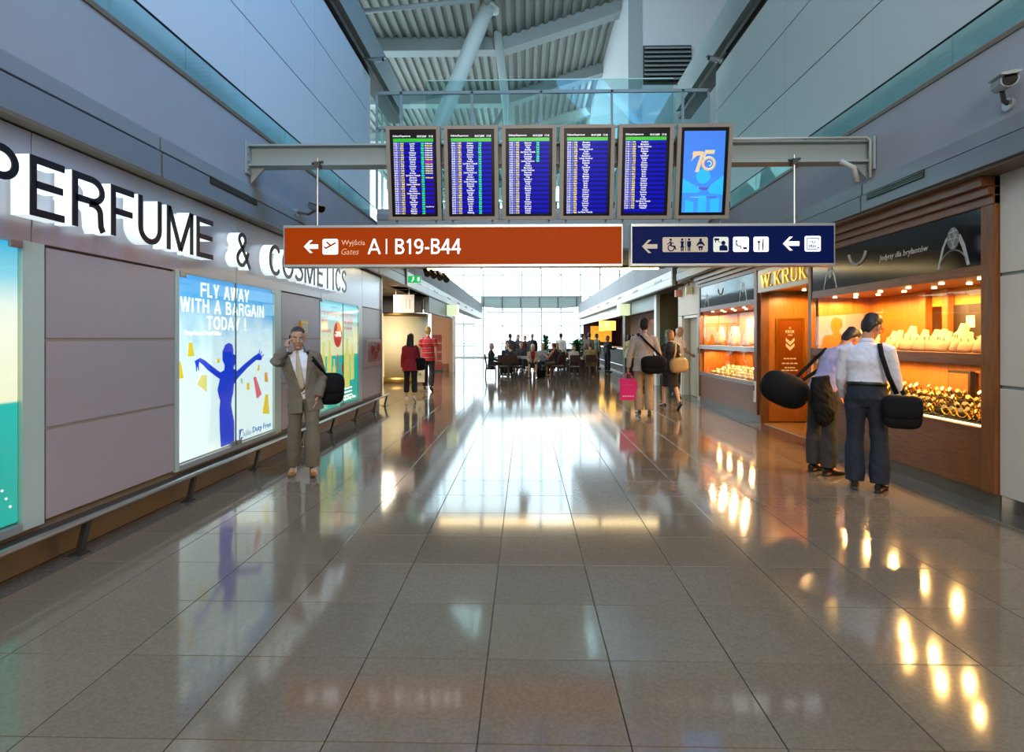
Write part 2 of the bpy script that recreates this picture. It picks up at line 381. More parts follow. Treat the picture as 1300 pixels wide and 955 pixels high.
# glass screen standing on the bridge
gs = thing('glass_balustrade', 'tall teal glass balustrade with slim steel posts standing on the bridge above the screens', 'balustrade', (.37, 13.3, 4.55))
PX = [-3.4, -2.84, -1.22, .36, 1.96, 3.56, 4.14]
for x in PX: MB().box(x - .025, x + .025, 13.28, 13.33, 4.55, 7.22).build('post', m_beam, gs)
for a, b in zip(PX[:-1], PX[1:]):
    MB().box(a + .03, b - .03, 13.30, 13.312, 4.60, 6.37).build('pane', g_teal, gs)
    MB().box(a + .03, b - .03, 13.30, 13.312, 6.43, 7.16).build('pane', g_teal, gs)
MB().box(-3.4, 4.15, 13.28, 13.33, 7.16, 7.23).build('top_rail', m_beam, gs)
MB().box(-3.4, 4.15, 13.28, 13.33, 6.37, 6.42).build('middle_rail', m_beam, gs)
g2 = thing('glass_screen', 'frameless teal glass sheet with bright top edge behind the balustrade on the bridge', 'glass screen', (.9, 15.2, 4.55))
for k in range(3):
    MB().box(-2.6 + 2.15 * k, -.47 + 2.15 * k, 15.2, 15.212, 4.56, 8.3).build('pane', g_teal, g2)
MB().box(-2.6, 3.83, 15.198, 15.214, 8.3, 8.325).build('edge_cap', M('bright_glass_edge', '#bfe6dd', .2), g2)

# ------------------------------------------------------------------ roof: folded deck, beams, columns
X0 = -.78; SL = .315
def zroof(x, base=12.95): return base + max(0, x - X0) * SL
deck = MB(); prof = []; x = -10.0; pit = .34
while x < 10:
    for dx, dz in ((0, 0), (.12, 0), (.16, -.10), (.30, -.10)): prof.append((x + dx, zroof(x + dx) + dz))
    x += pit
k = len(prof); vs = [(px, y, pz) for y in (-10, 48) for px, pz in prof]
deck.add(vs, [(i, i + 1, k + i + 1, k + i) for i in range(k - 1)])
deck.build('ceiling', m_roof)['kind'] = 'structure'
for y in (12, 17, 22, 27, 32, 37, 42):
    o = struct(MB().box(-10, X0, y - .12, y + .12, 12.36, 12.92).box(-10, X0, y - .26, y + .26, 12.33, 12.38).build('trim_5', m_rbeam))
    MB().prism([(X0, 12.36), (10, 12.36 + (10 - X0) * SL), (10, 12.92 + (10 - X0) * SL), (X0, 12.92)], (0, y + .12, 0), XR_, ZU, .24).prism(
        [(X0, 12.33), (10, 12.33 + (10 - X0) * SL), (10, 12.39 + (10 - X0) * SL), (X0, 12.39)], (0, y + .26, 0), XR_, ZU, .52).build('sloping_beam', m_rbeam, o)
m_col = M('pale_column_paint', '#c6d2d0', .45)
c1 = thing('roof_column', 'slender pale steel column rising to the fold of the corrugated roof', 'column', (-.02, 22, 4.2))
MB().cyl((-.02, 21.6, 4.2), (-1.03, 21.6, 12.9), .16, .16, 14).build('shaft', m_col, c1, smooth=True)
MB().cyl((-.02, 21.6, 4.2), (-.04, 21.6, 4.35), .24, .24, 16).build('base_collar', m_rbeam, c1)
c2 = thing('roof_column', 'thick inclined pale tubular column under the corrugated roof', 'column', (-4.9, 20, 4.2))
MB().cyl((-4.86, 20, 4.2), (-1.2, 20, 13.3 - .1), .27, .27, 20).build('shaft', m_col, c2, smooth=True)
MB().cyl((-1.23, 20, 12.85), (-1.12, 20, 13.2), .34, .30, 20).build('cap', m_col, c2)
c3 = thing('roof_brace', 'thin pale diagonal brace low behind the glass balustrade', 'brace', (-1.6, 27, 4.3))
MB().cyl((-3.1, 27, 8.6), (-.85, 27, 12.3), .14, .14, 12).build('shaft', m_rbeam, c3, smooth=True)
c4 = thing('roof_brace', 'thin pale diagonal rod crossing the roof sheets above the perfume wall', 'brace', (-4, 17.5, 10))
MB().cyl((-6.2, 19, 12.2), (-1.6, 19, 13.6 - 1.0), .08, .08, 10).build('shaft', m_rbeam, c4, smooth=True)
# shaft block with louvre
sb = struct(box('wall_shaft', 3.55, 9.4, 20, 45, 8.2, 15.9, m_wallp))
MB().box(3.5, 3.95, 19.93, 20.0, 8.2, 14.3).build('corner_strip', m_rbeam, sb)
lv = thing('louvre', 'grey ventilation louvre with eight horizontal blades high on the pale shaft wall', 'louvre', (5.2, 19.9, 10.3))
MB().box(4.0, 5.62, 19.93, 19.99, 10.22, 11.52).build('frame', m_dsteel, lv)
for i in range(8):
    z = 10.3 + .15 * i; MB().add([(4.03, 19.93, z + .11), (5.58, 19.93, z + .11), (5.58, 19.80, z), (4.03, 19.80, z), (4.03, 19.93, z + .13), (5.58, 19.93, z + .13), (5.58, 19.79, z + .02), (4.03, 19.79, z + .02)],
        [(0, 1, 2, 3), (4, 5, 6, 7), (0, 1, 5, 4), (1, 2, 6, 5), (2, 3, 7, 6), (3, 0, 4, 7)]).build('blade', m_beam, lv)

# ------------------------------------------------------------------ end curtain wall, upper glazing, back of the hall
wn = struct(box('window_1', -8, 9, 46.55, 46.6, -.1, .12, m_alu))
def curtain(parent, x0, x1, nx, zs, y):
    for i in range(nx + 1):
        x = x0 + (x1 - x0) * i / nx; MB().box(x - .045, x + .045, y - .09, y + .09, zs[0], zs[-1]).build('mullion', m_alu, parent)
    for z in zs: MB().box(x0, x1, y - .05, y + .05, z - .04, z + .04).build('transom', m_alu, parent)
    for i in range(nx):
        a = x0 + (x1 - x0) * i / nx; b = x0 + (x1 - x0) * (i + 1) / nx
        for c, d in zip(zs[:-1], zs[1:]): MB().box(a + .045, b - .045, y - .008, y + .008, c + .04, d - .04).build('pane', g_win, parent)
curtain(wn, -8, 9, 11, [.05, 1.15, 2.55, 3.85, 4.9, 6.6, 8.3, 10, 12.4], 46.5)
bb = struct(MB().prism([(-3.5, 4.75), (-3.5, 4.05), (-2, 3.9), (2.9, 3.9), (4.4, 4.05), (4.4, 4.75)], (0, 45.9, 0), XR_, ZU, .25).build('trim_6', M('grey_green_beam', '#a9b8b4', .5)))
for k in range(6): MB().box(-3.3 + 1.45 * k, -3.25 + 1.45 * k, 45.6, 45.66, 3.95, 4.75).build('rib', m_dsteel, bb)
MB().box(-3.5, 4.4, 45.6, 45.92, 4.72, 4.8).build('flange', m_beam, bb)
MB().box(-3.0, 3.8, 45.4, 45.9, 3.55, 3.62).build('rail', m_alu, bb)
vs_ = thing('glass_vestibule', 'pale glass vestibule with slim frame and door at the far end beside the lobby', 'vestibule', (-4.5, 40, 0))
for x in (-5.6, -4.9, -4.2, -3.5): MB().box(x - .03, x + .03, 39.97, 40.03, 0, 2.55).build('post', m_alu, vs_)
MB().box(-5.6, -3.5, 39.95, 40.05, 2.5, 2.6).build('top_rail', m_alu, vs_); MB().box(-5.6, -3.5, 39.95, 40.05, 1.0, 1.06).build('middle_rail', m_alu, vs_)
for a in (-5.57, -4.87, -4.17): MB().box(a, a + .64, 39.995, 40.005, .05, 2.5).build('pane', g_clear, vs_)
# upper glazing along both sides of the far section
for nm, x in (('window_2', -7.0), ('window_3', 8.8)):
    o = struct(box(nm, x - .05, x + .05, 16.4, 46.5, 4.22, 4.32, m_alu))
    for k in range(11): MB().box(x - .05, x + .05, 16.4 + 3 * k, 16.5 + 3 * k, 4.3, 12.9).build('mullion', m_alu, o)
    for k in range(10): MB().box(x - .006, x + .006, 16.5 + 3 * k, 19.4 + 3 * k, 4.32, 12.9).build('pane', g_win, o)
fu = struct(box('floor_upper', -7.0, -3.9, 16.4, 45.5, 4.05, 4.22, m_board)); struct(box('floor_upper', 4.65, 8.8, 16.4, 45.5, 4.05, 4.22, m_board))
struct(box('wall_back', -9, 9.5, -10.2, -10, 0, 15.5, M('back_wall', '#b8b2a6', .7)))
struct(box('wall_side', -9.2, -9, -10, 20.4, 0, 13, M('back_wall', '#b8b2a6', .7))); struct(box('wall_side', 9.3, 9.5, -10, 48, 0, 15.9, M('back_wall', '#b8b2a6', .7)))
struct(box('floor_upper', -9, -3.9, -10, 16.4, 4.05, 4.22, m_board)); struct(box('floor_upper', 4.7, 9.3, -10, 16.4, 4.05, 4.22, m_board))
struct(box('ground_outside', -60, 60, 49, 140, -.2, -.1, M('apron_concrete', '#c9ccca', .8)))
# ------------------------------------------------------------------ right wall cladding nearest the camera
wr = struct(box('wall_right', 4.44, 4.8, -10, 5.52, 0, 3.14, m_gap))
for a, b in ((-6, -3), (-3, 0), (0, 2.7), (2.7, 5.53)):
    for z0, z1 in ((.14, 1.13), (1.16, 2.17), (2.20, 3.12)): MB().box(4.40, 4.45, a + .01, b - .005, z0, z1).build('cladding_panel', m_cream, wr, bevel=.004)
    for z in (1.145, 2.185): MB().box(4.425, 4.45, a, b, z - .017, z + .017).build('joint_strip', m_beam, wr)
struct(box('baseboard_right', 4.415, 4.45, -10, 5.53, 0, .135, m_border))

# ------------------------------------------------------------------ backlit posters in the left wall
def flat(polys, name, mat, parent, o, r, u, d=.002):
    mb = MB()
    for p in polys:
        if p[0] == 'disc': mb.disc(p[1], p[2], p[3], o, r, u, d, ry=p[4] if len(p) > 4 else None)
        else: mb.prism(p, o, r, u, d)
    return mb.build(name, mat, parent)
def E_(name, col, s=1.0): return M('print_' + name, col, .4, emit=s)
WALL = (YU, ZU)
LW = dict(o=(-3.418, 0, 0), r=YU, u=ZU)
def lightbox(label, y0, y1, pmat, div, jamb0, jamb1):
    t = thing('poster_lightbox', label, 'lightbox poster', (-3.42, (y0 + y1) / 2, .3))
    MB().box(-3.435, -3.42, y0, y1, .36, 2.24).build('print_sheet', pmat, t)
    for a, b in ((.29, .345), (2.24, 2.262)): MB().box(-3.44, -3.385, y0, y1, a, b).build('rail_frame', m_alu, t)
    for a, b in ((jamb0[0], jamb0[1]), (jamb1[0], jamb1[1])): MB().box(-3.44, -3.395, a, b, .29, 2.26).build('jamb', M('pale_green_jamb', '#c4d2c4', .3, metal=.2), t)
    for a, b in ((y0 + .004, div - .004), (div + .004, y1 - .004)): MB().box(-3.395, -3.387, a, b, .35, 2.238).build('glass_door', g_clear, t)
    MB().box(-3.397, -3.386, div - .006, div + .006, .345, 2.24).build('door_gap', m_dsteel, t)
    for yy in (div - .13, div + .01): MB().box(-3.40, -3.378, yy, yy + .12, .345, .395).build('patch_fitting', m_steel, t, bevel=.004)
    for yy in (y0, y1 - .1): MB().box(-3.40, -3.378, yy, yy + .1, 2.20, 2.25).build('patch_fitting', m_steel, t, bevel=.004)
    return t
def stroke(pts, w_):
    pts = [p for i, p in enumerate(pts) if i == 0 or (Vector(p) - Vector(pts[i - 1])).length > 1e-4]
    L_, R_ = [], []
    for i, p in enumerate(pts):
        p = Vector(p); d0 = (p - Vector(pts[i - 1])).normalized() if i else None; d1 = (Vector(pts[i + 1]) - p).normalized() if i < len(pts) - 1 else None
        d = ((d0 or d1) + (d1 or d0)).normalized(); n = Vector((-d.y, d.x)); k = w_ / 2 / max(.45, n.dot(Vector((-(d1 or d0).y, (d1 or d0).x))))
        L_.append(tuple(p + n * k)); R_.append(tuple(p - n * k))
    return L_ + R_[::-1]
def arc(cx, cy, rx, ry, a0, a1, n=14): return [(cx + rx * math.cos(R(a0 + (a1 - a0) * i / n)), cy + ry * math.sin(R(a0 + (a1 - a0) * i / n))) for i in range(n + 1)]
def glyph_strokes(ch, w, h, t):
    q = t / 2
    if ch == 'P': return [stroke([(q, 0), (q, h - q)] + [(w * .55, h - q)] + arc(w * .55, h * .72, w * .45 - q, h * .28 - q, 90, -90) + [(q, h * .44 + q)], t)]
    if ch == 'R': return [stroke([(q, 0), (q, h - q)] + [(w * .55, h - q)] + arc(w * .55, h * .735, w * .42 - q, h * .265 - q, 90, -90) + [(q, h * .47 + q)], t), stroke([(w * .5, h * .48)] + arc(w * .58, h * .34, w * .26, h * .15, 90, 0, 6) + [(w * .86, h * .1), (w - q, 0)], t)]
    if ch == 'E': return [stroke([(w, h - q), (q, h - q), (q, q), (w, q)], t), stroke([(t * .8, h * .53), (w * .95, h * .53)], t)]
    if ch == 'F': return [stroke([(w, h - q), (q, h - q), (q, 0)], t), stroke([(t * .8, h * .5), (w * .93, h * .5)], t)]
    if ch == 'U': return [stroke([(q, h), (q, h * .36)] + arc(w / 2, h * .36, w / 2 - q, h * .36 - q, 180, 360) + [(w - q, h)], t)]
    if ch == 'M': return [stroke([(q, 0), (q, h)], t), stroke([(w - q, 0), (w - q, h)], t), stroke([(q * 1.3, h - q * .3), (w / 2, q * .6)], t), stroke([(w - q * 1.3, h - q * .3), (w / 2, q * .6)], t)]
    if ch == 'C': return [stroke(arc(w * .52, h / 2, w * .52 - q, h / 2 - q, 42, 318, 24), t)]
    if ch == 'O': return [stroke(arc(w / 2, h / 2, w / 2 - q, h / 2 - q, 90, 449.9, 30), t)]
    if ch == 'S': return [stroke(arc(w * .5, h * .745, w * .46 - q, h * .255 - q, 20, 230, 14) + arc(w * .5, h * .27, w * .5 - q, h * .27 - q, 60, -160, 14), t)]
    if ch == 'T': return [stroke([(0, h - q), (w, h - q)], t), stroke([(w / 2, 0), (w / 2, h - q)], t)]
    if ch == 'I': return [stroke([(w / 2, 0), (w / 2, h)], t)]
    if ch == '&': return [stroke([(w, 0), (w * .30, h * .66)] + arc(w * .42, h * .79, w * .22, h * .21 - q, 200, -20, 12) + [(w * .52, h * .62), (w * .2, h * .42)] + arc(w * .36, h * .25, w * .36 - q, h * .25 - q, 130, 300, 12) + [(w * .72, h * .24), (w * .86, h * .46)], t * .9)]
    if ch == 'L': return [stroke([(q, h), (q, q), (w, q)], t)]
    if ch == 'Y': return [stroke([(q * .8, h), (w / 2, h * .42)], t), stroke([(w - q * .8, h), (w / 2, h * .42)], t), stroke([(w / 2, 0), (w / 2, h * .46)], t)]
    if ch == 'A': return [stroke([(q * .6, 0), (w / 2, h)], t), stroke([(w - q * .6, 0), (w / 2, h)], t), stroke([(w * .2, h * .30), (w * .8, h * .30)], t * .9)]
    if ch == 'W': return [stroke([(q * .6, h), (w * .27, 0)], t), stroke([(w * .27, 0), (w * .5, h)], t), stroke([(w * .5, h), (w * .73, 0)], t), stroke([(w * .73, 0), (w - q * .6, h)], t)]
    if ch == 'H': return [stroke([(q, 0), (q, h)], t), stroke([(w - q, 0), (w - q, h)], t), stroke([(q, h * .52), (w - q, h * .52)], t)]
    if ch == 'N': return [stroke([(q, 0), (q, h)], t), stroke([(w - q, 0), (w - q, h)], t), stroke([(q, h - q * .4), (w - q, q * .4)], t)]
    if ch == 'D': return [stroke([(w * .4, q), (q, q), (q, h - q), (w * .4, h - q)] + arc(w * .42, h / 2, w * .58 - q, h / 2 - q, 90, -90, 14) + [(w * .38, q)], t)]
    if ch == 'G': return [stroke(arc(w * .52, h / 2, w * .52 - q, h / 2 - q, 48, 330, 22) + [(w - q, h * .44)], t), stroke([(w * .58, h * .46), (w, h * .46)], t), stroke([(w - q, 0), (w - q, h * .5)], t)]
    if ch == 'B': return [stroke([(q, 0), (q, h)], t), stroke([(q, h - q), (w * .52, h - q)] + arc(w * .54, h * .755, w * .40 - q, h * .245 - q, 90, -90, 10) + [(q, h * .51 + q * .2)], t), stroke([(w * .52, h * .51 + q * .2)] + arc(w * .56, h * .265, w * .44 - q, h * .265 - q, 90, -90, 10) + [(q, q)], t)]
    if ch == '1': return [stroke([(w * .62, 0), (w * .62, h)], t), stroke([(w * .62, h - q), (w * .2, h * .76)], t)]
    if ch == '4': return [stroke([(w * .74, 0), (w * .74, h)], t), stroke([(w * .70, h - q * .5), (q * .6, h * .30), (w, h * .30)], t)]
    if ch == '9': return [stroke(arc(w * .5, h * .68, w * .5 - q, h * .32 - q, 0, 359.9, 22), t), stroke([(w - q, h * .68)] + arc(w * .44, h * .42, w * .56 - q, h * .42 - q, 10, -120, 12), t)]
    if ch == '-': return [stroke([(w * .08, h * .38), (w * .92, h * .38)], t)]
    if ch == '!': return [stroke([(w / 2, h * .26), (w / 2, h)], t), stroke([(w / 2, 0), (w / 2, t)], t)]
ADV = {' ': .40, 'I': .26, '1': .62, '!': .3, '-': .45, 'M': .98, 'W': 1.08, 'A': .84, 'L': .66, 'T': .74, 'F': .70, 'E': .74, 'O': .92, 'G': .92}
def sans(par, string, name, mat, o, r, u, w, h, wt, d=.003, gap=.13):
    """grotesque capitals drawn as strokes, one mesh per letter"""
    adv = [ADV.get(c, .78) for c in string]; tot = sum(adv) + gap * (len(string) - 1); k = w / tot; x = 0; o = Vector(o)
    for c, a_ in zip(string, adv):
        if c != ' ': flat(glyph_strokes(c, a_ * k, h, wt * h), name, mat, par, o + Vector(r) * x, r, u, d)
        x += (a_ + gap) * k
p_sky = PRINT('sky_print', [(0, '#e8f3f6'), (.35, '#e3f0f8'), (.50, '#cfe6f4'), (.70, '#58aae6'), (1, '#1c82d6')], .36, 2.24, 1.45, .5)
pt = lightbox('backlit blue poster reading fly away with a bargain today with a blue figure', 5.665, 7.83, p_sky, 6.77, (5.60, 5.66), (7.84, 8.05))
W_ = [(5.964, 1.36), (6.064, 1.39), (6.155, 1.36), (6.304, 1.288), (6.471, 1.213), (6.555, 1.232), (6.569, 1.288), (6.517, 1.351), (6.522, 1.447), (6.579, 1.519), (6.661, 1.543), (6.74, 1.522), (6.77, 1.454), (6.76, 1.417), (6.81, 1.39), (6.816, 1.314), (6.765, 1.241), (6.851, 1.206), (7.064, 1.291), (7.291, 1.37), (7.40, 1.40), (7.458, 1.384), (7.513, 1.346), (7.483, 1.309), (7.35, 1.319), (7.092, 1.224), (6.851, 1.109), (6.775, 1.052), (6.765, 0.965), (6.73, 0.893), (6.715, 0.82), (6.75, 0.716), (6.785, 0.61), (6.785, 0.37), (6.485, 0.37), (6.462, 0.561), (6.452, 0.802), (6.471, 0.896), (6.439, 0.947), (6.411, 1.021), (6.443, 1.09), (6.462, 1.137), (6.371, 1.179), (6.218, 1.251), (6.113, 1.316), (6.052, 1.346), (6.024, 1.291), (5.984, 1.315)]
flat([W_] + [[(5.985, 1.33), (5.99, 1.25), (6.003, 1.25), (6.01, 1.33)], [(6.01, 1.34), (6.03, 1.255), (6.042, 1.26), (6.04, 1.35)], [(7.42, 1.36), (7.50, 1.43), (7.508, 1.42), (7.45, 1.35)], [(7.46, 1.35), (7.56, 1.39), (7.565, 1.375), (7.47, 1.33)],
      [(7.40, 1.38), (7.44, 1.45), (7.45, 1.445), (7.43, 1.37)]], 'figure_print', E_('figure_blue', '#0238d0', 1.0), pt, **LW)
YEL = [[(5.838, 1.409), (5.856, 1.55), (5.921, 1.554), (5.96, 1.411)], [(5.67, 1.193), (5.67, 1.362), (5.719, 1.364), (5.771, 1.196)], [(6.402, 1.319), (6.402, 1.367), (6.448, 1.37), (6.462, 1.324)], [(7.52, 0.616), (7.608, 0.858), (7.691, 0.844), (7.724, 0.581)], [(7.368, 1.182), (7.397, 1.249), (7.452, 1.254), (7.422, 1.173)], [(7.092, 0.961), (7.092, 1.045), (7.165, 1.047), (7.159, 0.955)]]
for q in YEL: flat([q], 'bag_print', E_('bag_yellow', '#f4cf2a', 1.0), pt, **LW)
flat([[(6.004, 1.113), (6.093, 1.208), (6.197, 1.197), (6.188, 1.018)]], 'bag_print', E_('bag_pale', '#f0dc7c', 1.0), pt, **LW)
flat([[(7.582, 1.029), (7.582, 1.142), (7.659, 1.143), (7.691, 1.007)]], 'bag_print', E_('bag_orange', '#efa94a', 1.0), pt, **LW)
flat([[(7.268, 1.101), (7.338, 1.107), (7.501, 0.869), (7.362, 0.822)]], 'bag_print', E_('bag_pink', '#ee6f7c', 1.0), pt, **LW)
flat([[(6.946, 1.051), (6.935, 1.116), (6.983, 1.108), (6.999, 1.047)]], 'bag_print', E_('bag_green', '#a5d8b4', 1.0), pt, **LW)
m_ptxt = E_('cream_white', '#fffbe8', 1.7)
LO = lambda y, z: (-3.418, y, z)
sans(pt, 'FLY AWAY', 'lettering', m_ptxt, LO(6.08, 2.035), YU, ZU, 1.07, .148, .155, gap=.2)
sans(pt, 'WITH A BARGAIN', 'lettering', m_ptxt, LO(5.716, 1.865), YU, ZU, 1.84, .145, .155, gap=.2)
sans(pt, 'TODAY !', 'lettering', m_ptxt, LO(6.197, 1.69), YU, ZU, .88, .145, .155, gap=.2)
text('Duty Free & Travel Value', 'lettering', m_ptxt, pt, LO(5.79, 1.615), YU, ZU, w=.70, h=.06, bold=.008)
flat([[(6.904, .385), (7.0, .385), (7.0, .50), (6.904, .50)]], 'logo_square', E_('logo_blue', '#2b62b8', .8), pt, **LW)
text('A', 'lettering', m_ptxt, pt, (-3.4155, 6.925, .40), YU, ZU, h=.085, w=.06, bold=.01, ital=.25)
text('elia', 'lettering', E_('logo_pale', '#9fb4c8', .8), pt, LO(7.02, .40), YU, ZU, h=.07, w=.19)
text('Duty Free', 'lettering', E_('logo_blue', '#2b62b8', .8), pt, LO(7.25, .39), YU, ZU, h=.09, w=.52)
# third poster: teal
p_teal = PRINT('teal_print', [(0, '#12b4a4'), (.325, '#18bfb0'), (.335, '#fff3c4'), (.5, '#fbf3c8'), (.68, '#bfe3e6'), (.84, '#57c4e0'), (1, '#35b4dc')], .36, 2.24, 1.2)
p3 = lightbox('backlit turquoise poster with a red discount disc between two glass doors', 9.63, 11.83, p_teal, 10.80, (9.59, 9.625), (11.84, 12.1))
m_pk = E_('pink_print', '#f0a9a4', 1.0); m_yl = E_('yellow_print', '#f3e27a', 1.0)
text('Heading to the sun', 'lettering', m_pk, p3, LO(9.72, 1.96), YU, ZU, w=1.93, h=.13, bold=.012)
flat([('disc', 10.575, 1.66, .235)], 'discount_disc', E_('red_print', '#e0393a', .95), p3, **LW)
text('-20%', 'lettering', m_ptxt, p3, (-3.4155, 10.39, 1.62), YU, ZU, w=.37, h=.10, bold=.02)
for k, (a, b, z) in enumerate(((9.72, 9.86, 1.84), (9.90, 10.0, 1.84), (9.74, 10.2, 1.70), (10.95, 11.12, 1.86), (11.16, 11.3, 1.86), (11.34, 11.5, 1.86), (10.95, 11.45, 1.76))):
    flat([[(a, z), (b, z), (b, z + (.05 if k in (2, 6) else .12)), (a, z + (.05 if k in (2, 6) else .12))]], 'pink_bar', m_pk, p3, **LW)
def bottle2(y, z0, w_, h): return [(y - w_ / 2, z0), (y + w_ / 2, z0), (y + w_ / 2, z0 + h * .68), (y + w_ * .2, z0 + h * .8), (y + w_ * .2, z0 + h), (y - w_ * .2, z0 + h), (y - w_ * .2, z0 + h * .8), (y - w_ / 2, z0 + h * .68)]
for y, z0, w_, h in ((9.8, .80, .22, .72), (10.12, .62, .24, .92), (10.38, .72, .16, .5), (11.12, .66, .34, .92), (11.46, .78, .24, .75)):
    flat([bottle2(y, z0, w_, h)], 'bottle_print', m_yl, p3, **LW)
flat([[(10.55, .98), (10.6, .98), (10.6, 1.30), (10.55, 1.30)], ('disc', 10.86, 1.02, .07, .1)], 'red_print', E_('red_print', '#e0393a', .95), p3, **LW)
flat([[(10.9, .62 - .07 * k), (11.45, .62 - .07 * k), (11.45, .65 - .07 * k), (10.9, .65 - .07 * k)] for k in range(3)] + [[(10.15, .62 - .06 * k), (10.33, .62 - .06 * k), (10.33, .64 - .06 * k), (10.15, .64 - .06 * k)] for k in range(3)], 'white_bars', m_ptxt, p3, **LW)
text('Aelia Duty Free', 'lettering', m_ptxt, p3, LO(10.86, .39), YU, ZU, w=.82, h=.085, bold=.01)
p_one = PRINT('cyan_print', [(0, '#0fa79f'), (.268, '#13b5ae'), (.275, '#fff2cf'), (.5, '#fff8e4'), (.62, '#f4f6ee'), (.72, '#8fd3e8'), (.85, '#22b0dc'), (1, '#11a3d4')], .36, 2.24, 1.2)
p1 = lightbox('backlit cyan and cream poster at the near end of the perfume shop wall', 1.4, 3.86, p_one, 2.6, (1.34, 1.39), (3.87, 4.05))
flat([('disc', 3.62 + .02 * (k % 3), .52 + .05 * k, .012) for k in range(5)] + [('disc', 3.8 - .03 * k, .48 + .06 * k, .008) for k in range(6)], 'star_dots', m_ptxt, p1, **LW)
# small fittings on the panels
t = thing('wall_box', 'small gold framed wall box on the cladding behind the man on the phone', 'wall box', (-3.4, 8.9, 1.66))
MB().box(-3.4, -3.37, 8.72, 8.98, 1.64, 1.86).build('frame', m_gold, t, bevel=.004); MB().box(-3.372, -3.366, 8.76, 8.94, 1.67, 1.83).build('face', M('box_face', '#c9bd92', .3), t)
t = thing('wall_picture', 'small reddish picture on the cladding at the far end of the perfume wall', 'picture', (-3.39, 12.9, 1.0))
MB().box(-3.4, -3.37, 12.36, 13.62, 1.02, 1.56).build('frame', M('picture_frame', '#b59d8a', .4), t)
MB().box(-3.371, -3.365, 12.46, 13.58, 1.07, 1.51).build('picture', M('picture_red', '#8d5a4c', .4, var=.5, vs=4), t)
for k, (y, z) in enumerate(((12.8, 1.34), (13.1, 1.22), (13.35, 1.38))): MB().torus((-3.363, y, z), (1, 0, 0), .09, .02, 12, 5).build('red_swirl', M('swirl_red', '#b0342e', .4), t)

# ------------------------------------------------------------------ bumper rail along the left wall
rl = thing('bumper_rail', 'steel bumper rail on slanted brackets along the foot of the perfume wall', 'rail', (-3.22, 8, 0))
MB().loft([((-3.22, y, .27), .034, .022) for y in (-4, 2, 6, 10, 13.75)], n=10).build('rail_tube', m_steel, rl, smooth=True)
MB().box(-3.45, -3.27, -4, 13.6, .235, .25).build('deck_strip', m_dsteel, rl)
for k in range(-4, 8):
    y = 4.25 + 1.4 * k
    if k == 7: y = 13.62
    b = MB(); b.bar((-3.235, y, .26), (-3.30, y, .0), .05, .035).build('bracket', m_dsteel, rl)
    MB().box(-3.35, -3.25, y - .05, y + .05, 0, .012).build('foot_plate', m_dsteel, b if False else rl)

# ------------------------------------------------------------------ letters over the perfume shop
sg = thing('letter_sign', 'raised black faced letters with glowing white sides reading perfume and cosmetics', 'shop sign', (-3.4, 7, 2.41))
m_lbody = M('letter_glow', '#eef6f8', .4, emit=.82, ecol='#e6f6fa'); m_lface = M('letter_black', '#0b0b10', .35)
LT = [('P', 3.39, 3.68), ('E', 3.768, 4.052), ('R', 4.127, 4.456), ('F', 4.52, 4.785), ('U', 4.845, 5.155), ('M', 5.236, 5.653), ('E', 5.715, 6.015), ('&', 6.516, 6.84), ('C', 7.361, 7.71), ('O', 7.761, 8.135), ('S', 8.177, 8.486), ('M', 8.547, 8.97), ('E', 9.072, 9.322), ('T', 9.377, 9.704), ('I', 9.80, 9.86), ('C', 9.95, 10.249), ('S', 10.294, 10.56)]
for ch, a, b in LT:
    st_ = glyph_strokes(ch, b - a, .40, .046)
    lo = flat(st_, 'letter', m_lbody, sg, (-3.385, a, 2.41), YU, ZU, .125)
    flat(glyph_strokes(ch, b - a, .40, .049), 'letter_face', m_lface, lo, (-3.2595, a, 2.41), YU, ZU, .010)

# ------------------------------------------------------------------ carrying beam, rods
bmn = thing('support_beam', 'grey steel cross beam with end plates spanning the hall and carrying the screens', 'beam', (.37, 7.15, 3.70))
q = MB(); q.box(-3.38, 4.12, 7.13, 7.17, 3.72, 3.94).build('web', m_beam, bmn)
MB().box(-3.38, 4.12, 7.05, 7.25, 3.94, 3.962).build('top_flange', m_beam, bmn); MB().box(-3.38, 4.12, 7.05, 7.25, 3.70, 3.722).build('bottom_flange', m_beam, bmn)
for x in (-3.385, 4.125):
    MB().box(x - .012, x + .012, 7.0, 7.3, 3.60, 3.99).build('end_plate', m_beam, bmn)
    for yy in (7.04, 7.26):
        for k in range(4): MB().cyl((x - .022, yy, 3.66 + .09 * k), (x + .022, yy, 3.66 + .09 * k), .014, n=8).build('bolt', m_steel, bmn)
    s_ = 1 if x < 0 else -1
    MB().prism([(0, 0), (.18 * s_, 0), (0, -.2)], (x, 7.17, 3.70), XR_, ZU, .04).build('gusset', m_beam, bmn)
MB().tube([(1.0, 7.03, 3.975), (2.6, 7.03, 3.975), (4.05, 7.03, 3.975), (4.09, 7.03, 3.94), (4.09, 7.03, 3.5)], .016).build('cable', M('cable_grey', '#b7b2a8', .5), bmn, smooth=True)
MB().tube([(3.75, 7.04, 3.70), (3.9, 7.03, 3.62), (3.94, 7.03, 3.45)], .03).build('cable', M('cable_grey', '#b7b2a8', .5), bmn, smooth=True)
for x, lb in ((-2.52, 'thin steel rod from the cross beam to the orange sign with a camera behind it'), (3.2, 'thin steel rod from the cross beam to the blue sign')):
    rd = thing('hanging_rod', lb, 'rod', (x, 7.08, 2.92)); MB().cyl((x, 7.03, 2.92), (x, 7.03, 3.78), .013, n=8).build('rod', m_steel, rd)
    MB().box(x - .03, x + .03, 7.0, 7.1, 3.66, 3.73).build('clamp', m_dsteel, rd); MB().cyl((x - .07, 7.03, 3.715), (x + .07, 7.03, 3.735), .014, n=8).build('clamp_bolt', m_dsteel, rd)

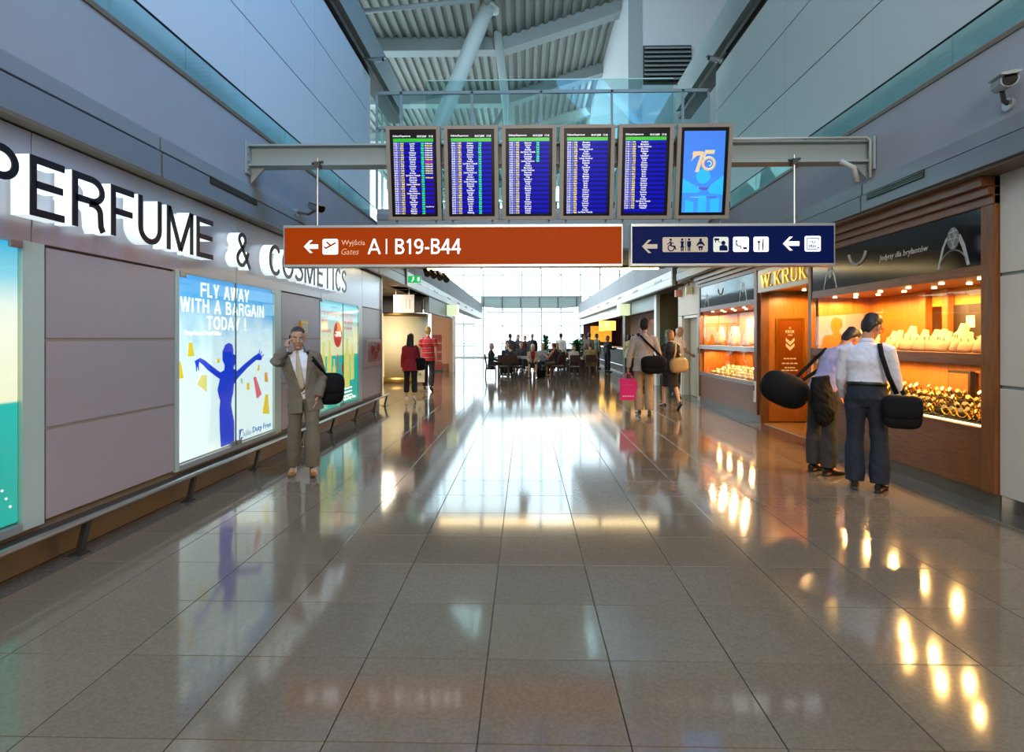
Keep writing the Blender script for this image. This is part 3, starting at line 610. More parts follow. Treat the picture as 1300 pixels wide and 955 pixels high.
# ------------------------------------------------------------------ departure screens
m_navy = [M('screen_row_blue', '#020310', .3, emit=.85, ecol='#0408d8', spec=.1), M('screen_row_dark', '#020210', .3, emit=.75, ecol='#050778', spec=.1), M('screen_row_plum', '#080210', .3, emit=.7, ecol='#340a50', spec=.1)]
m_sw = M('screen_white', '#f2f2ff', .3, emit=.85); m_sy = M('screen_yellow', '#f5e23a', .3, emit=1.0); m_sg = M('screen_green', '#18e060', .3, emit=.9)
m_sgb = M('screen_green_band', '#0aa015', .3, emit=.75); m_sm = M('screen_magenta', '#f01890', .3, emit=1.0); m_sl = M('screen_lilac', '#a9b4ec', .3, emit=.7)
CIT = ['London', 'Berlin', 'Berlin', 'Berlin', 'Hamburg', 'Kraków', 'Hamburg', 'Wrocław', 'Gdańsk', 'Poznań', 'Katowice', 'Szczecin', 'Praga', 'Bruksela', 'Las Palmas Teneryfa', 'Barcelona', 'Kopenhaga', 'Frankfurt', 'London Heathrow', 'Zürich', 'Frankfurt', 'Monachium', 'Londyn Heathrow', 'Bukareszt', 'Budapeszt', 'Praga', 'Düsseldorf', 'Stuttgart', 'Paryż', 'Genewa', 'Mediolan', 'Wiedeń']
CIT = [c for c in CIT]
TILT = R(-9.0); up_s = Vector((0, -math.sin(R(9)), math.cos(R(9)))); rt = XR_
def screen_root(i, label):
    cx = -1.325 + .684 * i
    t = thing('display_screen', label, 'screen', (cx, 7.0, 3.02)); return t, cx
ordn = ['first departure screen in the row with yellow status column at its edge', 'second departure screen in the row with a full green column', 'third departure screen in the row with a half length green column', 'fourth departure screen in the row without a green column', 'fifth departure screen in the row next to the bright blue anniversary screen', 'bright blue screen with a beige number 75 at the end of the row']
for i in range(6):
    t, cx = screen_root(i, ordn[i]); o0 = Vector((cx, 7.02, 3.02)); nn = rt.cross(up_s)
    def P_(x, z, d=0): return o0 + rt * x + up_s * z + nn * d
    def slab(name, x0, x1, z0, z1, d0, d1, mat, par=t):
        vs = [P_(x, z, d) for d in (d0, d1) for x, z in ((x0, z0), (x1, z0), (x1, z1), (x0, z1))]
        return MB().add(vs, [(3, 2, 1, 0), (4, 5, 6, 7), (0, 1, 5, 4), (1, 2, 6, 5), (2, 3, 7, 6), (3, 0, 4, 7)]).build(name, mat, par)
    slab('housing', -.32, .32, 0, 1.085, -.11, 0, m_frame)
    for a, b, c, d in ((-.32, -.275, 0, 1.085), (.275, .32, 0, 1.085), (-.275, .275, 0, .04), (-.275, .275, 1.045, 1.085)): slab('bezel', a, b, c, d, 0, .018, m_frame)
    gl = slab('panel', -.275, .275, .04, 1.045, 0, .004, m_black)
    slab('latch', .322, .335, .13, .2, -.06, 0, m_black)
    slab('bracket', -.05, .05, .62, .86, -.16, -.11, m_dsteel)
    for a in (-.25, .23): slab('hanger', a, a + .022, -.085, .01, -.07, -.05, m_beam)
    if i < 5:
        slab('header_band', -.238, .238, .905, .945, .004, .0055, m_sgb)
        n = 32; zt = .900; dz = .835 / n; rows = [MB(), MB(), MB()]
        nrow = [32, 32, 32, 32, 32][i]
        for k in range(n):
            z1 = zt - k * dz; mbk = rows[0] if k % 2 == 0 else (rows[2] if (i == 0 and k > 14) else rows[1])
            vs = [P_(x, z, d) for d in (.004, .0055) for x, z in ((-.238, z1 - dz), (.238, z1 - dz), (.238, z1), (-.238, z1))]
            mbk.add(vs, [(3, 2, 1, 0), (4, 5, 6, 7), (0, 1, 5, 4), (1, 2, 6, 5), (2, 3, 7, 6), (3, 0, 4, 7)])
        for mb_, mm in zip(rows, m_navy):
            if mb_.v: mb_.build('flight_rows', mm, t)['kind'] = 'stuff'
        TK = dict(r=rt, u=up_s, depth=.0)
        text('Odloty/Departures', 'lettering', m_sw, t, P_(-.24, .957, .006), w=.21, h=.026, bold=.01, **TK)
        text('09.07.2009   17:18', 'lettering', m_sw, t, P_(.045, .957, .006), w=.19, h=.022, bold=.01, **TK)
        ct = CIT[i * 5:] + CIT[:i * 5]; L = 32 if i < 4 else 30
        tot = L * dz - dz * .35; z0 = zt - L * dz + dz * .2
        fl_ = lambda f: '\n'.join(f(k) for k in range(L))
        rd = random.Random(i)
        text(fl_(lambda k: '%02d:%02d' % (17 + i + k // 12, (k * 5) % 60)), 'time_column', m_sw, t, P_(-.235, z0, .0065), w=.045, h=tot, bold=.01, **TK)
        text(fl_(lambda k: 'LO' if k % 3 else 'LH'), 'airline_column', m_sl, t, P_(-.182, z0, .0065), w=.022, h=tot, bold=.01, **TK)
        text(fl_(lambda k: '%03d' % rd.randint(100, 999)), 'flight_column', m_sy, t, P_(-.155, z0, .0065), w=.04, h=tot, bold=.012, **TK)
        text('\n'.join(ct[k % 32] for k in range(L)), 'city_column', m_sw, t, P_(-.012, z0 + tot / 2, .0065), h=tot, w=.17, bold=.012, align='CC', **TK)
        gz = [32, 32, 9, 0, 0][i]
        if gz: text('\n'.join('%d%s' % (10 + (k * 7) % 34, 'AB'[k % 2]) for k in range(gz)), 'gate_column', m_sg, t, P_(.085 if i else .088, zt - gz * dz + dz * .2, .0065), w=.038, h=gz * dz - dz * .35, bold=.035, **TK)
        if i == 0:
            for k in range(16):
                if k in (14,): continue
                text('Odleciał', 'status', m_sm if k == 8 else (m_sw if k in (0, 3, 5, 10) else m_sy), t, P_(.135, zt - (k + 1) * dz + dz * .2, .0065), w=.09, h=dz * .6, bold=.02, **TK)
            text('Opóźniony', 'status', m_sw, t, P_(.135, zt - 29 * dz + dz * .2, .0065), w=.095, h=dz * .6, bold=.02, **TK)
    else:
        pm = PRINT('blue_screen_print', [(0, '#0a98ff'), (.45, '#0588fb'), (1, '#0474f4')], .05, 1.05, .95)
        slab('picture', -.238, .238, .075, 1.005, .004, .006, pm)
        mk = lambda polys, name, mat, d=.0065: flat(polys, name, mat, t, P_(0, 0, d), rt, up_s, .0008)
        pl = M('print_pale_blue', '#159bff', .4, emit=.95)
        mk([('disc', 0, .49, .085), [(-.238, .47), (-.1, .39), (-.02, .33), (-.06, .30), (-.238, .30)], [(.238, .50), (.1, .40), (.05, .33), (.1, .29), (.238, .28)], [(-.05, .27), (.05, .27), (.05, .08), (-.05, .08)], [(.09, .22), (.2, .24), (.2, .08), (.1, .08)], [(-.2, .22), (-.1, .19), (-.1, .08), (-.2, .08)]], 'ray_print', pl)
        bg_ = M('print_beige', '#c8b28c', .4, emit=.8)
        mk([[(-.13, .77), (.0, .77), (-.055, .54), (-.1, .54), (-.045, .73), (-.085, .725), (-.115, .70), (-.15, .66), (-.135, .70)], [(-.14, .745), (-.02, .745), (-.02, .775), (-.125, .775)],
            [(.012, .79), (.125, .79), (.115, .745), (.005, .745)], [(.012, .79), (.04, .79), (.01, .70), (-.015, .70)]], 'digit_print', bg_)
        MB().torus(P_(.055, .635, .0075), tuple(nn), .068, .017, 18, 5).build('digit_ring', bg_, t)
        mk([[(.03 + .028 * math.cos(a) + .004 * math.sin(a), .635 + .028 * math.sin(a) - .004 * math.cos(a)), (.03, .629), (.03 + .028 * math.cos(a) - .006 * math.sin(a), .635 + .028 * math.sin(a) + .006 * math.cos(a))] for a in (2.2, 3.1, 4.1)], 'petal_print', M('print_crimson', '#a01050', .4, emit=.8))
        mk([('disc', .062 + .026 * math.cos(a), .637 + .026 * math.sin(a), .0065) for a in (-1.2, -.5, .2, .9, 1.6, 2.2)], 'petal_print', M('print_white_blue', '#cfe6ff', .4, emit=.9))
        text('Let', 'lettering', M('print_pale', '#9cc4e8', .4, emit=.8), t, P_(-.12, .345, .007), rt, up_s, w=.07, h=.04, depth=0)
        text('years', 'lettering', M('print_purple', '#5a1a90', .4, emit=.7), t, P_(-.045, .315, .007), rt, up_s, w=.15, h=.05, depth=0, bold=.02)
        mk([[(.04, .248), (.17, .248), (.17, .256), (.04, .256)]], 'purple_bar', M('print_purple', '#5a1a90', .4, emit=.7)); mk([[(-.14, .249), (.04, .249), (.04, .254), (-.14, .254)]], 'pale_bar', M('print_pale', '#9cc4e8', .4, emit=.8))

# ------------------------------------------------------------------ hanging direction signs
m_org = M('sign_orange', '#4a1400', .5, emit=.62, ecol='#bc4400', spec=.08); m_blu = M('sign_blue', '#010414', .5, emit=.75, ecol='#03154e', spec=.08)
m_swh = M('sign_white_lit', '#ffffff', .4, emit=1.1); m_sbe = M('sign_beige', '#a89a86', .4, emit=.55); m_spale = M('sign_pale', '#c3c6bb', .4, emit=.75)
m_sdim = M('sign_dim_letter', '#d09a78', .4, emit=.6)
FO = lambda x, z, d=0: (x, 6.93 - d, z)
def hang_sign(label, x0, x1, mat):
    t = thing('hanging_sign', label, 'sign', ((x0 + x1) / 2, 7, 2.47))
    MB().box(x0, x1, 6.94, 7.08, 2.475, 2.915).build('sign_box', mat, t)
    MB().box(x0 - .015, x1 + .01, 6.925, 7.095, 2.915, 2.945).build('top_rail', m_alu, t); MB().box(x0 - .015, x1 + .01, 6.925, 7.095, 2.448, 2.475).build('bottom_rail', m_alu, t)
    for x in (x0 - .015, x1 + .0): MB().box(x, x + .012, 6.93, 7.09, 2.475, 2.915).build('end_cap', m_alu, t)
    return t
so = hang_sign('long orange hanging sign with white arrow reading gates A and B19-B44', -2.88, 1.137, m_org)
def arrow(par, x0, x1, z0, z1, mat):
    h = z1 - z0; zc = (z0 + z1) / 2; w_ = x1 - x0; k = .026
    flat([[(x0, zc), (x0 + h * .48, z1), (x0 + h * .70, z1), (x0 + h * .34, zc + k), (x1, zc + k), (x1, zc - k), (x0 + h * .34, zc - k), (x0 + h * .70, z0), (x0 + h * .48, z0)]], 'arrow', mat, par, FO(0, 0, .004), XR_, ZU, .002)
def rrect(x0, x1, z0, z1, r=.018):
    p = []
    for cx, cz, a0 in ((x1 - r, z1 - r, 0), (x0 + r, z1 - r, 90), (x0 + r, z0 + r, 180), (x1 - r, z0 + r, 270)):
        p += [(cx + r * math.cos(R(a0 + 30 * k)), cz + r * math.sin(R(a0 + 30 * k))) for k in range(4)]
    return p
def icon(par, x0, x1, z0, z1, mat): flat([rrect(x0, x1, z0, z1)], 'icon_plate', mat, par, FO(0, 0, .004), XR_, ZU, .002)
def glyph(par, polys, mat, name='pictogram'): flat(polys, name, mat, par, FO(0, 0, .008), XR_, ZU, .0015)
def seg(x0, z0, x1, z1, w_):
    d = Vector((x1 - x0, z1 - z0)); n = Vector((-d.y, d.x)).normalized() * w_ / 2
    return [(x0 + n.x, z0 + n.y), (x1 + n.x, z1 + n.y), (x1 - n.x, z1 - n.y), (x0 - n.x, z0 - n.y)]
zs0, zs1 = 2.60, 2.78
arrow(so, -2.645, -2.475, 2.615, 2.765, m_swh); icon(so, -2.42, -2.235, 2.595, 2.78, m_swh)
glyph(so, [seg(-2.39, 2.665, -2.26, 2.735, .02), seg(-2.375, 2.745, -2.32, 2.70, .02), seg(-2.405, 2.69, -2.37, 2.668, .016), seg(-2.39, 2.62, -2.34, 2.62, .006)], m_org)
text('Wyjścia', 'lettering', m_sdim, so, FO(-2.195, 2.685, .004), XR_, ZU, w=.285, h=.088, bold=.01)
text('Gates', 'lettering', m_sdim, so, FO(-2.195, 2.592, .004), XR_, ZU, w=.21, h=.072, ital=.25)
sans(so, 'A', 'lettering', m_swh, FO(-1.875, 2.598, .004), XR_, ZU, .148, .18, .125)
glyph(so, [[(-1.660, 2.598), (-1.647, 2.598), (-1.647, 2.778), (-1.660, 2.778)]], m_swh, 'divider_bar')
sans(so, 'B19-B44', 'lettering', m_swh, FO(-1.548, 2.598, .004), XR_, ZU, .78, .18, .125)
sb_ = hang_sign('blue hanging sign with arrows and service pictograms beside the orange sign', 1.262, 3.615, m_blu)
arrow(sb_, 1.375, 1.555, 2.60, 2.755, m_sbe); icon(sb_, 1.615, 2.145, 2.61, 2.785, m_sbe)
wx = 1.71   # wheelchair
MB().torus(FO(wx + .005, 2.66, .009), (0, 1, 0), .036, .006, 14, 4, 100, 400).build('pictogram', m_blu, sb_)
glyph(sb_, [('disc', wx + .0, 2.755, .014), seg(wx + .0, 2.735, wx + .005, 2.68, .018), seg(wx + .005, 2.68, wx + .045, 2.68, .014), seg(wx + .045, 2.685, wx + .06, 2.64, .013), seg(wx, 2.715, wx + .035, 2.715, .01), seg(wx - .005, 2.73, wx - .04, 2.70, .01)], m_blu)
for px_, wm in ((1.845, 1), (1.925, 0)):
    glyph(sb_, [('disc', px_, 2.757, .014), [(px_ - .022, 2.738), (px_ + .022, 2.738), (px_ + (.012 if wm else .024), 2.69), (px_ + (.026 if wm else .015), 2.665), (px_ - (.026 if wm else .015), 2.665), (px_ - (.012 if wm else .024), 2.69)], seg(px_ - .009, 2.67, px_ - .009, 2.622, .013), seg(px_ + .009, 2.67, px_ + .009, 2.622, .013)], m_blu)
glyph(sb_, [[(1.882, 2.622), (1.888, 2.622), (1.888, 2.77), (1.882, 2.77)]], m_blu)
bx = 2.06
glyph(sb_, [('disc', bx, 2.752, .017), [(bx - .02, 2.735), (bx + .02, 2.735), (bx + .05, 2.69), (bx + .04, 2.68), (bx + .018, 2.70), (bx - .018, 2.70), (bx - .04, 2.68), (bx - .05, 2.69)], [(bx - .03, 2.68), (bx + .03, 2.68), (bx + .02, 2.655), (bx - .02, 2.655)], seg(bx - .02, 2.665, bx - .008, 2.63, .014), seg(bx + .02, 2.665, bx + .008, 2.63, .014)], m_blu)
icon(sb_, 2.209, 2.386, 2.61, 2.786, m_spale)
glyph(sb_, [('disc', 2.325, 2.715, .025), [(2.28, 2.625), (2.375, 2.625), (2.37, 2.675), (2.345, 2.69), (2.305, 2.69), (2.28, 2.675)], [(2.22, 2.745), (2.275, 2.745), (2.275, 2.77), (2.22, 2.77)], seg(2.235, 2.745, 2.235, 2.72, .01), seg(2.262, 2.74, 2.29, 2.72, .006)], m_blu)
icon(sb_, 2.44, 2.622, 2.61, 2.786, m_swh)
glyph(sb_, [('disc', 2.478, 2.735, .012), seg(2.474, 2.72, 2.488, 2.68, .014), seg(2.488, 2.682, 2.525, 2.676, .012), seg(2.525, 2.68, 2.535, 2.64, .011), seg(2.462, 2.71, 2.474, 2.665, .006), [(2.555, 2.64), (2.60, 2.64), (2.60, 2.665), (2.555, 2.665)]], m_blu)
icon(sb_, 2.678, 2.853, 2.61, 2.786, m_swh)
glyph(sb_, [seg(2.738, 2.625, 2.738, 2.73, .011), [(2.722, 2.715), (2.754, 2.715), (2.754, 2.735), (2.722, 2.735)], seg(2.728, 2.73, 2.728, 2.755, .005), seg(2.748, 2.73, 2.748, 2.755, .005), [(2.782, 2.625), (2.793, 2.625), (2.795, 2.77), (2.785, 2.765), (2.776, 2.69)]], m_blu)
arrow(sb_, 3.02, 3.21, 2.625, 2.785, m_swh)
icon(sb_, 3.272, 3.457, 2.612, 2.793, m_swh)
m_tf = M('tax_blue', '#1c5aa8', .5, emit=.2, spec=.1)
glyph(sb_, [[(3.295, 2.64), (3.305, 2.64), (3.305, 2.77), (3.295, 2.77)], [(3.295, 2.76), (3.435, 2.76), (3.435, 2.77), (3.295, 2.77)], [(3.425, 2.735), (3.435, 2.735), (3.435, 2.77), (3.425, 2.77)], [(3.295, 2.635), (3.42, 2.635), (3.42, 2.645), (3.295, 2.645)], [(3.41, 2.665), (3.445, 2.665), (3.428, 2.64)]], m_tf)
text('TAX', 'lettering', m_tf, sb_, FO(3.325, 2.705, .007), XR_, ZU, w=.075, h=.032, bold=.02); text('FREE', 'lettering', m_tf, sb_, FO(3.32, 2.66, .007), XR_, ZU, w=.085, h=.03, bold=.02)

# ------------------------------------------------------------------ cameras, exit sign, hanging lobby sign
def cctv(label, loc, d, side, sc=1.0, col=None):
    t = thing('security_camera', label, 'camera', loc); d = Vector(d).normalized(); p = Vector(loc); sd = Vector(side)
    hm = col or m_alu
    MB().loft([(p, .065 * sc, .06 * sc), (p + d * .40 * sc, .065 * sc, .06 * sc)], sd, 14).build('housing', hm, t, smooth=False)
    MB().loft([(p - d * .03 * sc + Vector((0, 0, .055 * sc)), .075 * sc, .014 * sc), (p + d * .47 * sc + Vector((0, 0, .05 * sc)), .075 * sc, .014 * sc)], sd, 10).build('sun_shield', hm, t)
    MB().cyl(p + d * .395 * sc, p + d * .407 * sc, .052 * sc, n=16).build('lens', m_black, t)
    e = p + d * .12 * sc - Vector((0, 0, .06 * sc)); q = e - sd * .0
    return t, e
t, e = cctv('silver bullet security camera under the cross beam beside the perfume letters', (-3.16, 8.6, 3.56), (.55, -.75, -.26), (.8, .58, 0), 1.1)
MB().tube([e, (-3.2, 8.55, 3.42), (-3.34, 8.5, 3.44)], .022).build('arm', m_dsteel, t); MB().cyl((-3.345, 8.5, 3.44), (-3.40, 8.5, 3.44), .06, n=14).build('wall_plate', m_alu, t)
t, e = cctv('dark faced security camera high on the concrete above the jewellery shop window', (4.07, 5.12, 3.76), (-.45, -.85, -.2), (.88, -.47, 0), .95, m_beam)
MB().tube([e, (4.08, 5.08, 3.62), (4.14, 5.1, 3.6)], .02).build('arm', m_dsteel, t); MB().cyl((4.12, 5.1, 3.6), (4.15, 5.1, 3.6), .055, n=14).build('wall_plate', m_alu, t)
t, e = cctv('small camera on the upper trim above the pale perfume side wall', (-3.35, 12.6, 7.62), (1, -.3, -.1), (.3, 1, 0), .75)
MB().tube([e, (-3.42, 12.5, 7.60), (-3.5, 12.5, 7.62)], .02).build('arm', m_dsteel, t)
t, e = cctv('small camera on the upper trim in front of the louvre', (4.12, 12.4, 7.42), (-1, -.3, .1), (.3, -1, 0), .75)
MB().tube([e, (4.15, 12.4, 7.5), (4.22, 12.4, 7.6)], .02).build('arm', m_dsteel, t)
t = thing('exit_sign', 'small glowing green exit sign hanging under the bridge near the dark spotlights', 'exit sign', (-2.98, 15.4, 3.1))
MB().box(-3.1, -2.76, 15.38, 15.42, 3.06, 3.24).build('sign_plate', M('exit_green', '#12b85a', .4, emit=.9), t); MB().cyl((-2.93, 15.4, 3.24), (-2.93, 15.4, 3.58), .012).build('rod', m_steel, t)
flat([('disc', -2.96, 3.19, .02), seg(-2.96, 3.17, -2.97, 3.12, .03), seg(-2.97, 3.12, -3.01, 3.09, .02), [(-2.85, 3.1), (-2.80, 3.1), (-2.80, 3.2), (-2.85, 3.2)]], 'pictogram', m_swh, t, (0, 15.379, 0), XR_, ZU, .002)
t = thing('spotlight_cluster', 'cluster of dark spotlights on a bracket beside the green exit sign', 'spotlights', (-2.55, 15.9, 3.2))
MB().box(-3.3, -2.4, 15.95, 16.0, 3.5, 3.56).build('bracket', m_dsteel, t)
for k in range(4): MB().cyl((-2.75 + .17 * k, 15.9, 3.48 - .05 * k), (-2.62 + .17 * k, 15.6, 3.30 - .05 * k), .055, .085, 12).build('spot_head', M('spot_dark', '#3a302a', .4), t)
t = thing('hanging_sign', 'small white square sign hanging on two rods in front of the dark lobby header', 'sign', (-3.5, 17, 2.45))
MB().box(-3.85, -3.25, 16.98, 17.02, 2.33, 2.86).build('sign_plate', M('white_sign_face', '#ded2d4', .4, emit=.25), t)
for x in (-3.78, -3.4): MB().cyl((x, 17, 2.86), (x, 17, 3.05), .01, n=6).build('rod', m_steel, t)
flat([[(-3.72 + .11 * i, 2.45), (-3.68 + .11 * i, 2.45), (-3.68 + .11 * i, 2.72), (-3.72 + .11 * i, 2.72)] for i in range(4)], 'stripe', M('sign_grey_pink', '#d0c2c5', .4), t, (0, 16.979, 0), XR_, ZU, .002)

# ------------------------------------------------------------------ lobby behind the left wall
m_dkblue = M('dark_navy_header', '#191c2c', .5); m_creamw = M('cream_column_wall', '#e2d6b4', .45); m_bronze = M('bronze_trim', '#a58a4e', .3, metal=.7)
lb = struct(MB().box(-9, -4.9, 20.4, 20.6, 0, 2.46).build('wall_lobby', m_creamw))
cw = MB(); cw.lathe([(1.05, .22), (1.05, 2.36)], (-4.63, 21.4, 0), 40); cw.build('curved_wall', m_creamw, lb, smooth=True)
for z0, z1 in ((0, .22), (2.36, 2.48)): MB().lathe([(1.06, z0), (1.06, z1)], (-4.63, 21.4, 0), 40).build('bronze_band', m_bronze, lb, smooth=True)
struct(box('trim_7', -9, -3.62, 20.3, 20.6, 2.48, 3.1, m_dkblue))
struct(box('ceiling_lobby', -9, -3.42, 13.7, 30, 3.05, 3.12, m_brown)); struct(box('wall_lobby', -9, -3.6, 13.66, 13.7, 0, 3.03, m_creamw))
for k in range(4): box('ceiling_strip', -9, -3.5, 14.3 + 1.5 * k, 14.4 + 1.5 * k, 3.04, 3.05, m_dsteel, bpy.data.objects['ceiling_lobby'])
hd = struct(box('trim_8', -3.6, -3.40, 20.6, 27.3, 2.50, 3.05, m_beam)); MB().box(-3.41, -3.385, 20.65, 27.25, 2.50, 2.53).build('lower_edge', m_dsteel, hd)
t = thing('lit_box_sign', 'pale green lit box sign at the far end of the grey lobby header', 'sign', (-3.3, 26.2, 2.5))
MB().box(-3.39, -2.95, 25.1, 25.9, 2.56, 3.02).build('sign_box', M('lit_green_yellow', '#dfe9bc', .4, emit=.9), t); MB().box(-3.4, -3.385, 24.9, 26.4, 2.5, 3.04).build('frame', m_dsteel, t)
pk = struct(box('wall_lobby', -4.55, -3.4, 28.2, 28.4, 0, 2.9, M('peach_wall', '#c99a74', .5))); MB().box(-4.56, -3.39, 28.17, 28.2, 0, .35).build('baseboard', M('peach_base', '#8f6a48', .5), pk)
struct(box('column', -3.56, -3.4, 27.25, 28.2, 0, 3.05, M('peach_wall', '#c99a74', .5)))
t = thing('red_display_stand', 'red display stand with stacked panels in front of the peach lobby wall', 'display stand', (-4.15, 27.4, 0))
MB().box(-4.4, -3.9, 27.3, 27.6, 0, .08).build('base', m_dsteel, t)
for k in range(4): MB().box(-4.36, -3.94, 27.38, 27.5, .12 + .42 * k, .48 + .42 * k).build('panel', M('stand_red', '#a8463a', .5, var=.3, vs=6), t)

# ------------------------------------------------------------------ jewellery shop front
XS = 4.40; NY = Vector((0, -1, 0))
m_base = M('dark_stone_base', '#5a5446', .35)
sf = thing('shopfront', 'brown oak jewellery shopfront with large display window nearest the camera', 'shopfront', (4.4, 7.3, 0))
def fbox(name, x0, x1, y0, y1, z0, z1, mat, par, bevel=.003): return MB().box(x0, x1, y0, y1, z0, z1).build(name, mat, par, bevel=bevel)
fbox('corner_post', 4.36, 5.6, 5.535, 5.70, .14, 3.12, m_woodv, sf)
fbox('corner_post', 4.36, 5.3, 9.03, 9.12, .14, 2.86, m_woodv, sf)
fbox('transom_beam', 4.37, 5.3, 5.70, 9.03, 2.20, 2.30, m_wood, sf)
fbox('middle_shelf', 4.37, 5.28, 5.70, 9.03, 1.335, 1.445, m_wood, sf)
fbox('apron_panel', 4.38, 5.28, 5.70, 9.03, .14, .71, m_wood, sf)
fbox('window_sill', 4.365, 5.2, 5.70, 9.03, .705, .735, m_wood, sf)
fbox('base_plinth', 4.40, 5.28, 5.535, 9.12, 0, .14, m_base, sf)
fbox('sign_panel', 4.375, 4.43, 5.70, 9.03, 2.30, 2.85, m_dark, sf)
for k, (z0, z1, d) in enumerate(((2.85, 2.93, .0), (2.935, 3.01, .05), (3.015, 3.105, .11))): fbox('cornice', 4.35 - d, 4.6, 5.535, 9.12, z0, z1, m_wood, sf)
for a, b in ((5.705, 7.36), (7.37, 9.025)):
    fbox('glass_pane', 4.395, 4.403, a, b, 1.447, 2.198, g_shop, sf, 0); fbox('glass_pane', 4.395, 4.403, a, b, .737, 1.333, g_shop, sf, 0)
fbox('side_panel', 4.45, 5.28, 8.98, 9.03, .735, 2.2, m_wooddoor, sf); fbox('side_panel', 4.45, 5.28, 5.70, 5.74, .735, 2.2, m_wooddoor, sf)
fbox('back_panel', 5.25, 5.28, 7.75, 9.0, 1.445, 2.2, m_wooddoor, sf)
fbox('back_panel', 5.25, 5.28, 5.72, 9.0, .735, 1.335, m_wooddoor, sf)
fbox('upper_back_panel', 5.24, 5.27, 5.74, 7.75, 2.0, 2.2, m_yellow, sf)
fbox('dark_back_panel', 5.22, 5.25, 6.55, 7.3, 1.445, 2.0, M('dark_brown_board', '#3a2a1c', .4), sf)
fbox('glass_back_panel', 5.235, 5.245, 5.76, 6.55, 1.445, 2.0, g_shop, sf, 0)
for y in (7.70, 7.3, 6.1): fbox('window_pillar', 5.15, 5.24, y - .05, y + .05, 1.445, 2.2, m_wooddoor, sf)
fbox('price_card', 5.205, 5.218, 6.9, 7.03, 1.72, 1.86, M('white_card', '#fff6e4', .5), sf)
m_hot = M('downlight_glow', '#ffe0a0', .4, emit=26, ecol='#ffdc9a')
for r_ in range(2):
    for k in range(6): MB().cyl((4.55 + .3 * r_, 5.95 + .55 * k, 2.185), (4.55 + .3 * r_, 5.95 + .55 * k, 2.205), .026, n=10).build('downlight', m_hot, sf); spot('window_spot', (4.55 + .3 * r_, 5.95 + .55 * k, 2.17), 34, (1, .58, .18))
MB().box(4.43, 4.46, 5.74, 8.98, .737, .745).build('light_strip', M('strip_glow', '#fff0c4', .4, emit=5, ecol='#ffe3a8'), sf)
for k in range(6):
    MB().cyl((4.72, 5.95 + .55 * k, 1.325), (4.72, 5.95 + .55 * k, 1.34), .02, n=10).build('downlight', m_hot, sf); spot('window_spot', (4.72, 5.95 + .55 * k, 1.31), 44, (1, .58, .18))
# prints on the black sign panel
m_prt = M('ring_print_silver', '#b9bcb6', .3, metal=.2); m_prd = M('ring_print_grey', '#70746f', .3)
def ring_print(par, y, z, s, x=4.3745):
    """engagement ring seen from the front: two shanks and a set stone"""
    o = (x, y, z)
    flat([[(-.225 * s, -.23 * s), (-.20 * s, -.235 * s), (-.13 * s, -.02 * s), (-.06 * s, .10 * s), (-.10 * s, .08 * s), (-.16 * s, -.02 * s)], [(.225 * s, -.23 * s), (.19 * s, -.235 * s), (.12 * s, -.04 * s), (.05 * s, .08 * s), (.10 * s, .09 * s), (.16 * s, -.02 * s)]], 'ring_shank', m_prt, par, o, NY, ZU, .003)
    flat([('disc', 0, .06 * s, .085 * s, .115 * s)], 'ring_stone', m_prd, par, o, NY, ZU, .004)
    for a, b in (((-.05, .1), (.02, -.04)), ((.05, .1), (-.02, -.04)), ((-.07, .06), (.07, .06)), ((0, .17), (.03, .05)), ((-.02, -.04), (.03, -.02)), ((-.06, .12), (.05, .14))):
        flat([seg(a[0] * s, a[1] * s, b[0] * s, b[1] * s, .012 * s)], 'stone_facet', m_prt, par, (x - .004, y, z), NY, ZU, .002)
    MB().torus((x - .002, y, z - .26 * s), (1, 0, 0), .20 * s, .008 * s, 18, 4, 20, 160).build('ring_arc', m_prd, par)
ring_print(sf, 6.08, 2.555, 1.0); ring_print(sf, 8.49, 2.50, .82)
MB().torus((4.372, 7.80, 2.77), (1, 0, 0), .20, .022, 22, 6, 195, 345).build('ring_hoop', m_prt, sf)
text('Jedyny dla brylantów', 'lettering', M('print_light', '#c9cac4', .4), sf, (4.374, 7.33, 2.53), NY, ZU, w=.88, h=.085, depth=.002, ital=.2)
# second window beyond the door
s2 = thing('shopfront', 'jewellery shop window beyond the doorway with two lit display tiers and black reflecting sign panel', 'shopfront', (4.4, 13, 0))
fbox('corner_post', 4.36, 5.3, 11.12, 11.26, .14, 2.86, m_woodv, s2); fbox('corner_post', 4.36, 5.3, 14.72, 14.84, .14, 2.86, m_woodv, s2)
fbox('transom_beam', 4.37, 5.3, 11.26, 14.72, 2.24, 2.34, m_wood, s2)
for k in range(3): fbox('steel_bar', 4.355, 4.42, 11.24, 14.76, 1.33 + .035 * k, 1.355 + .035 * k, m_steel, s2)
fbox('middle_shelf', 4.42, 5.28, 11.26, 14.72, 1.335, 1.425, m_wood, s2)
fbox('apron_panel', 4.38, 5.28, 11.26, 14.72, .14, .70, m_wood, s2)
for k in range(3): fbox('steel_bar', 4.355, 4.42, 11.24, 14.76, .68 + .03 * k, .70 + .03 * k, m_steel, s2)
fbox('window_sill', 4.42, 5.2, 11.26, 14.72, .70, .735, m_wood, s2)
fbox('base_plinth', 4.40, 5.28, 11.12, 14.84, 0, .14, m_base, s2)
fbox('sign_panel', 4.375, 4.43, 11.26, 14.72, 2.34, 2.85, M('sign_panel_grey_reflection', '#3c4a4c', .06), s2)  # black panel, with the grey of its reflection put into the colour
for k, (z0, z1, d) in enumerate(((2.85, 2.93, .0), (2.935, 3.01, .05), (3.015, 3.105, .11))): fbox('cornice', 4.35 - d, 4.6, 11.12, 14.84, z0, z1, m_wood, s2)
